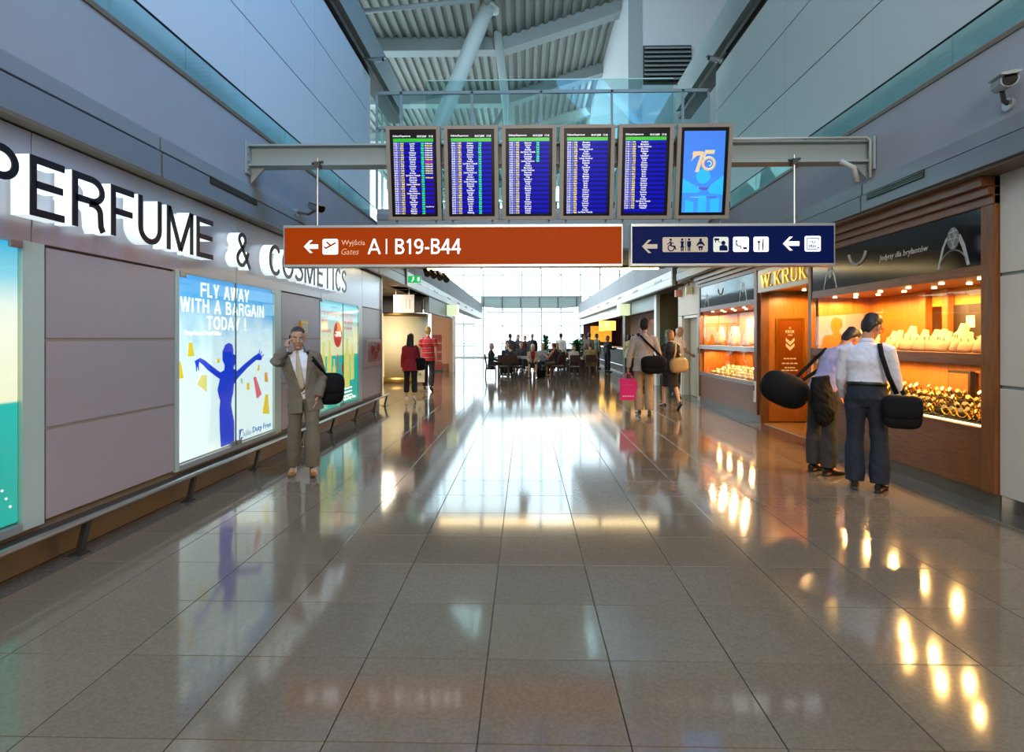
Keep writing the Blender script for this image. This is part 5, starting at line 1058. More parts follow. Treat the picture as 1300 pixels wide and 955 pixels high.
    def arm(mb, k, off, t1=1.0, flare=0):
        sx = 1 if k == 'r' else -1; ua = elb[k] - sho[k]; fa = wri[k] - elb[k]
        st = [(SP(.07 * sx, 0, .45), .06 + off), (SP(.13 * sx, 0, .462), .062 + off), (sho[k] + ua * .05, .058 + off), (sho[k] + ua * .35, .051 + off), (sho[k] + ua * .7, .045 + off)]
        if t1 <= .5: st = st[:3] + [(sho[k] + ua * .35, .054 + off + flare), (sho[k] + ua * .62, .053 + off + flare)]
        else:
            st += [(elb[k] - ua * .02, .041 + off), (elb[k] + fa * .3, .041 + off), (elb[k] + fa * .7, .033 + off + flare * .5)]
            st.append((elb[k] + fa * t1, .028 + off + flare))
        mb.loft(st, Vector((0, 0, 1)) if abs(ua_r.z) < .5 else Vector((1, 0, 0)), 12)
        if k == 'r': pass
    def leg(mb, k, off, t1=1.0, hemr=0, t0=0):
        th = knee[k] - hip[k]; sh = ank[k] - knee[k]
        st = [(hip[k] + th * .0 + Vector((0, 0, .03)), .082 + off + fat * .5), (hip[k] + th * .2, .086 + off + fat * .5), (hip[k] + th * .6, .071 + off), (knee[k], .055 + off + hemr * .3), (knee[k] + sh * .3, .056 + off + hemr * .6)]
        if t1 > .6: st.append((knee[k] + sh * .7, .043 + off + hemr))
        st.append((knee[k] + sh * t1, (.036 if t1 > .9 else .048) + off + hemr)); mb.loft(st, Vector((1, 0, 0)), 14)
    # --- body, one surface
    b = MB(); torso(b, -.012, -.10); b.loft([(SP(0, 0, .48), .062), (nb + RS @ Vector((0, .005, .03)), .055), (HL(0, -.02, -.075), .054), (HL(0, -.015, -.02), .05)], sd, 14)
    b.loft([(HL(0, (f + k) / 2, z), a, (f - k) / 2) for z, a, f, k in HEADP], RH @ Vector((1, 0, 0)), 20)
    b.loft([(HL(0, .085, .028), .009, .008), (HL(0, .102, .0), .011, .010), (HL(0, .112, -.02), .016, .010), (HL(0, .098, -.033), .013, .008)], RH @ Vector((1, 0, 0)), 8)
    for sx in (1, -1):
        b.ell(HL(.078 * sx, -.012, -.008), (.009, .020, .033), 8, 6, 1, RH); b.ell(HL(.03 * sx, .086, .034), (.024, .010, .008), 8, 5, 1, RH)
        b.ell(HL(.045 * sx, .068, -.025), (.022, .02, .02), 8, 5, 1, RH)
    b.ell(HL(0, .093, -.060), (.024, .010, .010), 8, 5, 1, RH); b.ell(HL(0, .082, -.098), (.024, .018, .016), 8, 5, 1, RH)
    for k, fa, hd in (('r', fa_r, hand_r), ('l', fa_l, hand_l)):
        arm(b, k, -.004); sx = 1 if k == 'r' else -1
        d = D(*hd[0]) if hd else fa; pn = Vector(hd[1]) if hd else Vector((-sx, .15, .1)); pn = (pn - d * pn.dot(d)).normalized(); wv = d.cross(pn) * (-sx)   # thumb side
        if wv.y < 0 and not hd: wv = -wv
        W = wri[k] - d * .01; b.loft([(W, .026, .024), (W + d * .03, .034, .018), (W + d * .07, .041, .016), (W + d * .10, .040, .013)], wv, 12)
        cu = curl[0] if k == 'r' else curl[1]
        for i, (ofs, L) in enumerate(((.030, .070), (.010, .079), (-.011, .073), (-.031, .056))):
            p = W + d * .088 + wv * ofs; pts = [(p, .0095)]; dd = d.copy(); ang = cu * .5
            for q, fr in enumerate((.45, .32, .23)):
                dd = (d * math.cos(ang) + pn * math.sin(ang)); p = p + dd * L * fr + wv * ofs * .04; pts.append((p, .0088 - .0008 * q)); ang += cu
            b.loft(pts, wv, 8)
        tb = W + d * .025 + wv * .026; td = (wv * .75 + d * .75 + pn * .35).normalized(); b.loft([(tb, .013), (tb + td * .03, .0115), (tb + td * .03 + (d + pn * .5 * cu + wv * .2).normalized() * .032, .009)], pn, 8)
    for k in 'rl':
        leg(b, k, -.006); b.loft([(heel[k] * .75 + ank[k] * .25, .032, .03), (ank[k] * .6 + toe[k] * .4, .036, .03), (toe[k] * .86 + heel[k] * .14 - G['dn' + k] * .02, .036, .018)], Vector((1, 0, 0)), 10)
    ih = RH.inverted(); near = vox < .0075
    def fm(p):
        q = ih @ (p - hc)
        if abs(q.z) > .13 or abs(q.x) > .1 or q.y < .05 or q.y > .13: return 0
        ax = abs(q.x)
        e = ((ax - .031) / .013) ** 2 + ((q.z - .012) / .0075) ** 2
        if e < .25: return 2
        if e < 1: return 1
        if ((ax - .032) / .022) ** 2 + ((q.z - .037) / .006) ** 2 < 1: return 3
        if (q.x / .024) ** 2 + ((q.z + .060) / .008) ** 2 < 1 and q.y > .085: return 4
        return 0
    hm = M('hair_' + hairc, hairc, .5, var=.2, vs=60, stretch=(3, 3, .6))
    sc = lambda me: me.transform(Matrix.Scale(s, 4))
    def put(name, me, par=g, lab=None):
        sc(me); o = link(name, me, par)
        if lab: o['label'] = lab
        return o
    put('body', remesh(b, vox, 'body', [skin(sk), m_eyew, m_eye, hm, M('lips', '#a2665a', .4)], 1, face_mat=fm))
    if hair:
        q = MB(); q.loft([(HL(0, (f + k) / 2, z), a, (f - k) / 2) for z, a, f, k in HAIRS[hair]], RH @ Vector((1, 0, 0)), 22)
        put('hair', remesh(q, max(vox, .007), 'hair', [hm], 1, wr=.003, wf=22))
    cm = lambda c, pre: c if not isinstance(c, str) else M(pre + c, c, .8, var=.07, vs=25, bump=.15, bs=220)
    if bottom:
        kind, col = bottom[0], bottom[1]; ln = bottom[2] if len(bottom) > 2 else .97; hr = bottom[3] if len(bottom) > 3 else .022; q = MB()
        if kind == 'trousers':
            torso(q, .003, -.10, .14)
            for k in 'rl': leg(q, k, .012, ln, hr)
            put('trousers', remesh(q, vc, 'trousers', [cm(col, 'cloth_')], 2, wr=.008, wf=8, seed=h))
        else:
            mid = (knee['r'] + knee['l']) / 2; dd = (knee['r'] - knee['l']); sp_ = abs(dd.y) * .45
            q.loft([(SP(0, 0, .14), ch[3][1] + .012, ch[3][2] + .012), (SP(0, -.008, .04), ch[2][1] + .014, ch[2][2] + .014), (SP(0, -.01, -.06), .185 + fat, .13 + fat), (C + (mid - C) * .6, .19, .13 + sp_ * .6), (C + (mid - C) * ln, .20 + hr, .13 + sp_ + hr)], Vector((1, 0, 0)), 20)
            put('skirt', remesh(q, vc, 'skirt', [cm(col, 'cloth_')], 2, wr=.008, wf=8, seed=h))
    if top:
        col, slv, hem = top[0], top[1], top[2]; q = MB(); torso(q, (.020 if hem < .05 else .008) if not jacket else .004, hem, .50, top[3] if len(top) > 3 else .0)
        q.loft([(SP(0, 0, .43), .15, .095), (SP(0, -.002, .485), .12, .082), (SP(0, .002, .53), .066, .064), (SP(0, .006, .556), .062, .06)], sd, 16)
        if slv:
            for k in 'rl': arm(q, k, .012 if not jacket else -.002, slv, .008 if not jacket else .014)
        put('shirt' if not fem else 'top', remesh(q, vc, 'shirt', [cm(col, 'cloth_')], 2, wr=.0075, wf=10, seed=h + 2))
        if not jacket and near:
            cl = MB(); cl.loft([(SP(0, .0, .525), .070, .066), (SP(0, .004, .562), .066, .062)], sd, 18)
            put('collar', remesh(cl, .006, 'collar', [cm(col, 'cloth_')], 1))
    if jacket:
        col, hem = jacket; q = MB(); torso(q, .028, hem, .50, .012)
        q.loft([(SP(0, -.004, .43), .165, .115), (SP(0, -.008, .485), .125, .10), (SP(0, -.012, .54), .072, .066)], sd, 16)
        for k in 'rl': arm(q, k, .022, .97, .012)
        inv = RS.inverted()
        def cut(p):
            v = inv @ (p - C); z = v.z; w_ = .012 + .10 * max(0, min(1, (z - .0) / .5)) if z > -.02 else .012 + (-.02 - z) * .12
            return v.y > .03 and abs(v.x + .012) < w_ and abs(v.x) < .16
        put('jacket', remesh(q, vc, 'jacket', [cm(col, 'cloth_')], 2, wr=.008, wf=8, cut=cut, thick=.008, seed=h + 4))
        lp = MB()
        for sx in (1, -1): lp.prism([(.105 * sx, .50), (.155 * sx, .43), (.11 * sx, .39), (.135 * sx, .37), (.035 * sx, .06), (.02 * sx, .06)], SP(-.012, .150 + fat, 0), RS @ Vector((1, 0, -.0)), RS @ Vector((0, -.10, 1)), .006)
        o = put('lapel', lp.mesh('lapel', cm(col, 'cloth_'))); o['kind'] = 'stuff'
    if tie:
        q = MB(); f_ = lambda z, y: SP(0, y + fat, z); q.loft([(f_(.535, .072), .016, .012), (f_(.50, .098), .014, .008), (f_(.40, .133), .026, .005), (f_(.25, .133), .034, .005), (f_(.12, .128), .038, .005), (f_(.08, .128), .004, .003)], sd, 8)
        put('tie', q.mesh('tie', cm(tie, 'silk_'), smooth=True))
    if belt:
        q = MB(); q.loft([(SP(0, -.004, .10), .164 + fat, .118 + fat), (SP(0, -.004, .135), .160 + fat, .116 + fat)], sd, 24); put('belt', q.mesh('belt', M('belt_' + belt, belt, .4), smooth=True))
    if shoes:
        for k in 'rl':
            q = MB(); dn = G['dn' + k]; fd = G['fd' + k]; A = heel[k]; side_ = fd.cross(dn)
            q.loft([(A - fd * .022 - dn * .045, .030, .034), (A + fd * .03 - dn * .045, .036, .040), (A + fd * .09 - dn * .035, .038, .032), (A + fd * .16 - dn * .024, .045, .022), (A + fd * .215 - dn * .018, .036, .016), (A + fd * .245 - dn * .014, .014, .010)], side_, 12)
            q.loft([(A - fd * .03 + dn * .0, .032, .009), (A + fd * .08, .036, .008), (A + fd * .16, .046, .008), (A + fd * .235, .026, .008)], side_, 10)
            put('shoe', remesh(q, vox, 'shoe', [M('shoe_' + shoes, shoes, .3)], 1))
    if glasses:
        q = MB()
        for sx in (1, -1):
            q.torus(HL(.033 * sx, .108, .012), RH @ Vector((0, 1, 0)), .021, .0025, 14, 5); q.cyl(HL(.055 * sx, .106, .016), HL(.082 * sx, -.01, .018), .0025, n=6)
        q.cyl(HL(-.012, .110, .016), HL(.012, .110, .016), .0025, n=6); o = put('glasses', q.mesh('glasses', m_black))
    mw = Matrix.Translation(loc) @ Matrix.Rotation(R(-face), 4, 'Z') @ Matrix.Scale(s, 4)
    J = dict(g=g, mw=mw, sho=sho, wri=wri, elb=elb, SP=SP, HL=HL, hip=hip, s=s, RH=RH)
    J['W'] = lambda p: mw @ Vector(p)
    return J
def bag(name, label, cat, c, r, mat, e=.45, rot=0, flap=None, strap=None, sw=.018, tilt=0, smat=None, sdir=None):
    """soft superellipsoid bag with flap, seam and strap; world coordinates"""
    c = Vector(c); t = thing(name, label, cat, tuple(c - Vector((0, 0, r[2])))); ro = Matrix.Rotation(rot, 3, 'Z') @ Matrix.Rotation(tilt, 3, 'Y')
    MB().ell(c, r, 20, 14, e, ro).build('bag_body', mat, t, smooth=True)
    if flap: MB().ell(c + ro @ Vector((0, -.012, r[2] * .30)), (r[0] * 1.03, r[1] * 1.05, r[2] * .74), 20, 12, e, ro).build('flap', mat, t, smooth=True)
    if strap: MB().loft([(p, sw, .004) for p in strap], sdir or (ro @ Vector((1, 0, 0))), 6).build('strap', smat or mat, t, smooth=True)
    return t
m_blk = M('black_nylon', '#050506', .75, bump=.3, bs=120, spec=.25); m_tan = M('tan_leather', '#a08a5c', .5, bump=.15, bs=80)

# man on the phone, walking towards the camera beside the perfume wall
J = human('man in a grey-brown suit and pale tie walking with a phone at his ear', (-2.60, 6.80, 0), 164, 1.70, lean=1, side=7, hp=(13, -6, -8), ik_r=((.135, .055, -.115), (.5, .25, -1), (.105, .03, .02)), ua_l=(-.30, -.16, -.93), fa_l=(.22, .40, -.88), curl=(.55, .2),
    th_l=(-.05, .24, -1), sh_l=(.0, -.02, -1), th_r=(.05, -.02, -1), sh_r=(.03, -.12, -1), ft=((6, 4), (-10, 0)), sk='#b98a6c', hair='short', hairc='#3a332c', top=('#e6e6ea', .97, -.05), jacket=('#6d6252', -.19), bottom=('trousers', '#6b6050', .99, .030), shoes='#8a5a2a', tie='#b8a78e', belt='#3a2a1c', vox=.0065, vc=.0085)
W = J['W']; SP = J['SP']
t = thing('mobile_phone', 'small black mobile phone held at the ear of the man in the suit', 'phone', tuple(W(J['HL'](.088, .03, -.02))))
q = MB(); q.loft([(W(J['HL'](.090, -.012, .03)), .024, .007), (W(J['HL'](.096, .055, -.075)), .024, .007)], (0, 0, 1), 8); q.build('phone_body', m_black, t)
p = W(SP(-.30, -.14, .02))
bag('shoulder_bag', 'black shoulder bag hanging behind the arm of the man on the phone', 'bag', p, (.17, .09, .19), m_blk, .65, R(14), flap=True,
    strap=[W(SP(-.29, -.06, .16)), W(SP(-.24, .06, .30)), W(SP(-.17, .10, .42)), W(SP(-.115, .03, .515)), W(SP(-.13, -.08, .50)), W(SP(-.20, -.15, .35)), W(SP(-.28, -.16, .16))], sw=.022)

# couple walking away by the lobby
J = human('dark haired woman in a red top and black cropped trousers walking away', (-2.84, 14.4, 0), -6, 1.63, sex='f', hair='long', hairc='#120c0a', top=('#a01c22', .97, -.16, .02), bottom=('trousers', '#121216', .70, .016), shoes='#d8d0c4', th_l=(-.03, .10, -1), sh_l=(-.01, -.06, -1), th_r=(.04, -.06, -1), sh_r=(.02, -.34, -1), ft=((8, 34), (-6, 0)), vox=.009, vc=.011, hp=(0, 10, 0), sk='#c49672')
W = J['W']; SP = J['SP']
bag('handbag', 'black handbag at the hip of the woman in the red top', 'bag', W(SP(.25, -.02, .02)), (.14, .07, .16), m_blk, .5, 0, strap=[W(SP(.25, .0, .14)), W(SP(.2, .06, .4)), W(SP(.14, .02, .52)), W(SP(.18, -.10, .42)), W(SP(.25, -.06, .14))], sw=.014)
m_strp = M('red_navy_stripes', '#a02030', .8)
nt = m_strp.node_tree; tc = nt.nodes.new('ShaderNodeTexCoord'); wv = nt.nodes.new('ShaderNodeTexWave'); wv.wave_type = 'BANDS'; wv.bands_direction = 'Z'; wv.inputs['Scale'].default_value = 2.3
rp = nt.nodes.new('ShaderNodeValToRGB'); rp.color_ramp.interpolation = 'CONSTANT'; rp.color_ramp.elements[0].color = lin('#b4222c'); rp.color_ramp.elements[1].position = .52; rp.color_ramp.elements[1].color = lin('#2a2048'); e_ = rp.color_ramp.elements.new(.86); e_.color = lin('#c8606a')
nt.links.new(tc.outputs['Object'], wv.inputs[0]); nt.links.new(wv.outputs[0], rp.inputs[0]); nt.links.new(rp.outputs[0], nt.nodes['Principled BSDF'].inputs['Base Color'])
J = human('fair haired man in a red and navy striped polo shirt walking away', (-2.90, 17.35, 0), 4, 1.86, hair='short', hairc='#a88a60', top=(m_strp, .4, -.14, .015), bottom=('trousers', '#22242c', .97, .022), shoes='#1a1614', th_r=(.05, -.02, -1), sh_r=(.03, -.36, -1), th_l=(-.02, .14, -1), sh_l=(0, -.05, -1), ft=((8, 30), (-6, 0)), vox=.009, vc=.011, ua_l=(-.2, -.1, -1), fa_l=(-.02, .1, -1), sk='#c9a080')
W = J['W']; hnd = W(J['wri']['l']) + Vector((0, 0, -.09))
def paper_bag(name, label, cat, topc, w_, d_, h_, mat, rz, hmat):
    topc = Vector(topc); t = thing(name, label, cat, tuple(topc - Vector((0, 0, h_ + .14)))); ro = Matrix.Rotation(rz, 3, 'Z'); c = topc - Vector((0, 0, .14)); q = MB()
    ring = lambda k, z: [c + ro @ Vector((x * w_ / 2 * k, y * d_ / 2 * k, z)) for x, y in ((-1, -1), (1, -1), (1, 1), (-1, 1))]
    A, B, C2 = ring(.92, -h_), ring(1.0, 0), ring(.97, -.004)
    ins = [c + ro @ Vector((x * w_ / 2 * .9, y * d_ / 2 * .9, -h_ + .01)) for x, y in ((-1, -1), (1, -1), (1, 1), (-1, 1))]
    q.add(A + B + C2 + ins, [(3, 2, 1, 0)] + [(i, (i + 1) % 4, 4 + (i + 1) % 4, 4 + i) for i in range(4)] + [(4 + i, 4 + (i + 1) % 4, 8 + (i + 1) % 4, 8 + i) for i in range(4)] + [(8 + i, 8 + (i + 1) % 4, 12 + (i + 1) % 4, 12 + i) for i in range(4)] + [(12, 13, 14, 15)])
    q.build('bag_body', mat, t)
    for s_ in (-1, 1): MB().tube([c + ro @ Vector((-w_ * .2, s_ * d_ * .5, -.01)), c + ro @ Vector((-w_ * .12, s_ * d_ * .3, .11)), topc, c + ro @ Vector((w_ * .12, s_ * d_ * .3, .11)), c + ro @ Vector((w_ * .2, s_ * d_ * .5, -.01))], .007, 6).build('handle', hmat, t)
    return t, c, ro
m_plast = M('white_plastic_bag', '#d8d2c4', .4, var=.1, vs=8)
t, c, ro = paper_bag('carrier_bag', 'white plastic carrier bag held by the man in the striped polo', 'bag', hnd, .36, .18, .46, m_plast, 0, m_plast)
flat([('disc', .03, -.22, .05)], 'green_mark', M('bag_green', '#7aa86a', .4), t, c + Vector((0, -.093, 0)), XR_, ZU, .003)

# pair walking away in front of the jewellery shop
J = human('tall dark haired man in a beige shirt and trousers walking away', (2.44, 12.1, 0), 3, 1.96, hair='short', hairc='#1c120e', top=('#b7a594', .97, -.14, .02), bottom=('trousers', '#a58a6c', .98, .03), shoes='#17120e', th_l=(-.02, .05, -1), sh_l=(.02, -.05, -1), th_r=(.0, -.03, -1), sh_r=(.0, -.13, -1), ft=((8, 6), (-6, 0)), vox=.008, vc=.010, ua_l=(-.26, -.06, -1), fa_l=(-.10, .14, -1), ua_r=(.3, -.08, -1), fa_r=(.1, .3, -.9), sk='#b98a6a')
W = J['W']; SP = J['SP']; hnd = W(J['wri']['l']) + Vector((0, 0, -.09))
bag('messenger_bag', 'large black messenger bag slung across the back of the man in beige', 'bag', W(SP(.14, -.22, -.02)), (.25, .09, .18), m_blk, .6, R(-3), flap=True, strap=[W(SP(.30, -.16, .12)), W(SP(.16, -.15, .26)), W(SP(.0, -.155, .42)), W(SP(-.07, -.105, .51)), W(SP(-.10, -.02, .53)), W(SP(-.08, .09, .48)), W(SP(.05, .15, .3)), W(SP(.22, .13, .12)), W(SP(.32, .0, .05)), W(SP(.36, -.13, .03))], sw=.024)
m_pink = M('pink_gloss_paper', '#d81a6c', .3)
t, c, ro = paper_bag('shopping_bag', 'bright pink shopping bag held by the man in beige', 'bag', hnd, .37, .13, .44, m_pink, R(-4), m_pink)
flat([[(-.15, -.13), (.15, -.13), (.15, -.125), (-.15, -.125)]], 'seam_print', M('pink_print', '#f07aa8', .4), t, c + Vector((0, -.068, 0)), XR_, ZU, .002)
flat([[(-.13 + .05 * k, -.37), (-.095 + .05 * k, -.37), (-.095 + .05 * k, -.345), (-.13 + .05 * k, -.345)] for k in range(5)], 'print_line', M('pink_print_line', '#f4a8c4', .4), t, c + Vector((0, -.066, 0)), XR_, ZU, .002)
J = human('short haired blonde woman in a black dress walking with a tan bag', (3.20, 13.0, 0), -14, 1.70, sex='f', hair='bob', hairc='#8a6a40', top=('#141214', .97, -.10), bottom=('skirt', '#141214', 1.02, .0), shoes='#15110f', th_l=(-.03, .20, -1), sh_l=(0, .02, -1), th_r=(.04, -.10, -1), sh_r=(.02, -.45, -1), ft=((6, 42), (-6, 0)), vox=.008, vc=.010, hp=(4, -14, 0), sk='#c9a080')
W = J['W']; SP = J['SP']
bag('shoulder_bag', 'tan leather shoulder bag on the back of the woman in the black dress', 'bag', W(SP(.10, -.21, .03)), (.21, .085, .17), m_tan, .6, R(14), strap=[W(SP(-.02, -.20, .14)), W(SP(.06, -.15, .34)), W(SP(.11, -.05, .53)), W(SP(.13, .06, .46)), W(SP(.18, -.02, .34)), W(SP(.22, -.18, .15))], sw=.02, tilt=R(-6))
# old man at the service door
J = human('elderly bald man in a white short sleeved shirt reaching to the service door keypad', (4.02, 15.75, 0), 62, 1.86, fat=.03, lean=7, hair='bald', hairc='#cfc6bc', top=('#e2d2c2', .4, -.02, .01), bottom=('trousers', '#17151a', .98, .03), shoes='#14100e', ua_r=(.10, .35, -.9), fa_r=(-.15, .9, -.35), ua_l=(-.2, .1, -1), fa_l=(.05, .75, -.6), th_r=(.03, -.05, -1), sh_r=(.02, -.2, -1), th_l=(-.03, .18, -1), sh_l=(0, -.05, -1), ft=((6, 16), (-6, 0)), hp=(14, 4, 0), tie='#2a2a34', vox=.009, vc=.011, sk='#cc9a7c', curl=(.3, .6))
# woman further back by the small shop
J = human('dark haired woman in a pale green blouse walking into the small shop', (4.45, 25.2, 0), 20, 1.72, sex='f', hair='bob', hairc='#17110e', top=('#a9a67c', .97, -.2, .02), bottom=('trousers', '#15151a', .97, .02), vox=.012, vc=.014)
J = human('man in dark clothes half hidden beyond the tall man in beige', (5.0, 26.0, 0), 40, 1.78, hair='short', hairc='#2a1a10', top=('#4a3a30', .97, -.1), bottom=('trousers', '#1a1a20', .97, .02), vox=.012, vc=.014)
# two men at the jewellery window
J = human('dark haired man with glasses in a white shirt and dark jeans at the jewellery window', (3.58, 6.22, 0), 34, 1.85, fat=.014, lean=3, hp=(22, 28, 6), hair='short', hairc='#241a15', glasses=True, top=('#d6d4de', .97, .095, .015), bottom=('trousers', '#1d2230', 1.0, .036), shoes='#17120f', belt='#15110e', ua_r=(.22, .10, -1), fa_r=(.0, .45, -.9), ua_l=(-.16, .12, -.95), fa_l=(.08, .55, -.8), th_r=(.05, .03, -1), sh_r=(.0, -.05, -1), th_l=(-.04, .08, -1), sh_l=(.0, -.05, -1), ft=((14, 0), (-4, 0)), vox=.0065, vc=.0085, sk='#b98060')
W = J['W']; SP = J['SP']
bag('shoulder_bag', 'black laptop bag hanging at the hip of the man in the white shirt', 'bag', W(SP(.30, -.13, -.14)), (.17, .055, .165), m_blk, .5, R(-25), flap=True, strap=[W(SP(.255, -.10, .03)), W(SP(.19, -.155, .2)), W(SP(.135, -.155, .4)), W(SP(.115, -.08, .51)), W(SP(.12, .03, .525)), W(SP(.17, .135, .38)), W(SP(.24, .15, .18)), W(SP(.31, .05, .02))], sw=.023)
J = human('man in a lilac shirt bending to the window behind the man with glasses', (3.53, 7.00, 0), 70, 1.84, lean=31, hp=(14, 0, 0), hair='short', hairc='#2a201a', top=('#b4a8c8', .97, -.06, .01), bottom=('trousers', '#3a3634', .98, .03), shoes='#1a1310', ua_l=(-.2, .3, -.95), fa_l=(.12, .55, -.8), ua_r=(.2, .5, -.8), fa_r=(-.1, .6, -.7), th_r=(.05, -.1, -1), sh_r=(0, -.02, -1), th_l=(-.05, -.06, -1), sh_l=(0, -.02, -1), ft=((10, 0), (-8, 0)), vox=.0075, vc=.0095, sk='#b98060')
W = J['W']; SP = J['SP']
bag('duffel_bag', 'large black duffel bag hanging from the shoulder of the man in lilac', 'bag', (3.06, 6.98, .99), (.28, .15, .20), m_blk, .8, R(-10), tilt=R(24), strap=[(3.20, 6.98, 1.13), W(SP(-.22, -.08, .34)), W(SP(-.15, -.07, .49)), W(SP(-.13, .06, .50)), W(SP(-.2, .09, .38)), (3.27, 7.02, 1.08)], sw=.02)
t = thing('folded_jacket', 'black jacket draped over the arm of the man in lilac', 'jacket', (3.38, 6.72, .62)); q = MB()
q.loft([((3.36, 6.74, 1.16), .10, .06), ((3.37, 6.73, 1.0), .14, .07), ((3.38, 6.72, .82), .15, .065), ((3.40, 6.71, .66), .12, .05), ((3.41, 6.71, .60), .05, .03)], (1, .2, 0), 14)
me = remesh(q, .012, 'cloth', [m_blk], 1, wr=.014, wf=9); me.transform(Matrix.Translation((-3.38, -6.72, -.62))); link('cloth', me, t)

# ------------------------------------------------------------------ café: tables, chairs, guests, plants
m_dw = M('dark_brown_wood', '#3a2218', .4, var=.2, vs=10); m_ttop = M('pale_table_top', '#b9aaa0', .15); m_seatc = M('chair_seat', '#a8a4a0', .3)
def chair(x, y, face, label):
    t = thing('cafe_chair', label, 'chair', (x, y, 0), R(-face), 'café chairs', local=True)
    MB().box(-.21, .21, -.21, .21, .43, .465).build('seat', m_dw, t, bevel=.01); MB().box(-.19, .19, -.18, .2, .465, .472).build('seat_pad', m_seatc, t)
    for sx in (-1, 1):
        MB().bar((sx * .19, .19, 0), (sx * .18, .18, .43), .035, .035).build('leg', m_dw, t); MB().bar((sx * .19, -.24, 0), (sx * .19, -.19, .5), .035, .035).build('leg', m_dw, t)
        MB().bar((sx * .19, -.19, .46), (sx * .185, -.26, .92), .035, .03).build('back_post', m_dw, t)
    MB().add([(-.18, -.22, .62), (.18, -.22, .62), (.18, -.265, .92), (-.18, -.265, .92), (-.18, -.245, .62), (.18, -.245, .62), (.18, -.29, .92), (-.18, -.29, .92)], [(0, 1, 2, 3), (7, 6, 5, 4), (0, 4, 5, 1), (1, 5, 6, 2), (2, 6, 7, 3), (3, 7, 4, 0)]).build('backrest', m_dw, t)
    for k in range(4): MB().bar((-.12 + .08 * k, -.205, .46), (-.12 + .08 * k, -.232, .63), .018, .018).build('spindle', m_dw, t)
    return t
def table(x, y, label):
    t = thing('cafe_table', label, 'table', (x, y, 0), 0, 'café tables')
    MB().box(x - .38, x + .38, y - .38, y + .38, .72, .75).build('table_top', m_ttop, t, bevel=.006); MB().box(x - .36, x + .36, y - .36, y + .36, .66, .72).build('apron', m_dw, t)
    for sx in (-1, 1):
        for sy in (-1, 1): MB().box(x + sx * .33 - .025, x + sx * .33 + .025, y + sy * .33 - .025, y + sy * .33 + .025, 0, .66).build('leg', m_dw, t)
table(-.78, 24.2, 'café table beside the seated woman in the long black coat'); table(.18, 24.6, 'café table behind the seated woman in the beige cardigan'); table(2.05, 24.1, 'café table in front of the man in the khaki jacket')
table(-.2, 27.0, 'café table in the second row below the standing pair'); table(1.5, 27.2, 'café table in the second row below the man in white')
CH = [(-1.42, 24.2, 90, 'dark café chair under the woman in the long black coat'), (-.86, 23.35, 8, 'empty dark café chair with a pale seat at the end of the first row'), (.30, 23.75, 182, 'dark café chair under the woman in the beige cardigan'), (1.32, 23.65, -40, 'dark café chair under the man in the black vest'),
      (2.62, 23.55, 4, 'dark café chair with its back to us under the man in the khaki jacket'), (1.95, 23.2, 0, 'empty dark café chair between the black vest and the khaki jacket'), (-.38, 23.42, 30, 'dark café chair under the man leaning over the table'), (.75, 25.3, 180, 'dark café chair behind the table of the beige cardigan'), (2.05, 25.0, 180, 'dark café chair on the far side of the khaki jacket table'), (-.2, 27.8, 180, 'dark café chair in the second row beyond the standing pair'), (1.5, 28.0, 180, 'dark café chair in the second row beyond the man in white')]
for a in CH: chair(*a)
SIT = dict(th_r=(.12, 1, -.06), sh_r=(.02, .12, -1), th_l=(-.12, 1, -.06), sh_l=(-.02, .12, -1), seat=.47, vox=.013, vc=.015)
LAP = dict(ua_r=(.12, .25, -1), fa_r=(-.35, .9, -.3), ua_l=(-.12, .25, -1), fa_l=(.35, .9, -.3))
human('pale haired woman in a long black coat seated at the café edge', (-1.42, 24.2, 0), 88, 1.70, sex='f', hair='bob', hairc='#b59a88', top=('#16151a', .97, -.28, .05), bottom=('trousers', '#16151a', .97, .03), **SIT, **LAP)
human('man in dark clothes leaning over the first café table', (-.40, 23.50, 0), -40, 1.74, lean=28, hair='short', hairc='#3a2a20', top=('#24242c', .97, -.06), bottom=('trousers', '#1c1c22', .97, .02), ua_r=(.15, .6, -.8), fa_r=(-.1, 1, .05), ua_l=(-.15, .6, -.8), fa_l=(.1, 1, .05), **SIT)
human('woman in a beige cardigan over red seated facing us with hands in her lap', (.30, 23.75, 0), 182, 1.68, sex='f', lean=6, fat=.015, hair='bob', hairc='#d8cfc0', top=('#8a1c20', .97, -.05), jacket=('#b9a184', -.12), bottom=('skirt', '#221c1c', .95), shoes='#a8803c', **SIT, **LAP)
human('man in a black vest seated side on with bare lower legs', (1.32, 23.7, 0), -46, 1.78, lean=16, hair='short', hairc='#2a1610', top=('#141416', None, -.06), bottom=('trousers', '#4a3a26', .15, .02), shoes='#b08a4a', ua_r=(.2, .5, -.8), fa_r=(-.2, .9, .3), ua_l=(-.2, .5, -.8), fa_l=(.2, .9, .4), sk='#b06a44', **SIT)
human('man in a khaki jacket seated with his back to us', (2.62, 23.6, 0), 2, 1.80, fat=.02, lean=6, hair='short', hairc='#5a4630', top=('#8a7850', .97, -.10, .02), bottom=('trousers', '#4a4030', .97, .02), ua_r=(.25, .35, -.9), fa_r=(-.2, .95, .0), ua_l=(-.25, .35, -.9), fa_l=(.2, .95, .0), **SIT)
human('person in grey seated behind the beige cardigan table', (.75, 25.25, 0), 180, 1.7, hair='short', hairc='#6a5a4a', top=('#9a9a98', .97, -.05), bottom=('trousers', '#2a2a30', .97), **SIT, **LAP)
human('person in pale grey seated beyond the khaki jacket table', (2.05, 24.95, 0), 180, 1.66, lean=14, hair='bob', hairc='#4a3424', sex='f', top=('#c0b0a4', .97, -.05), bottom=('trousers', '#2a2a30', .97), **SIT, **LAP)
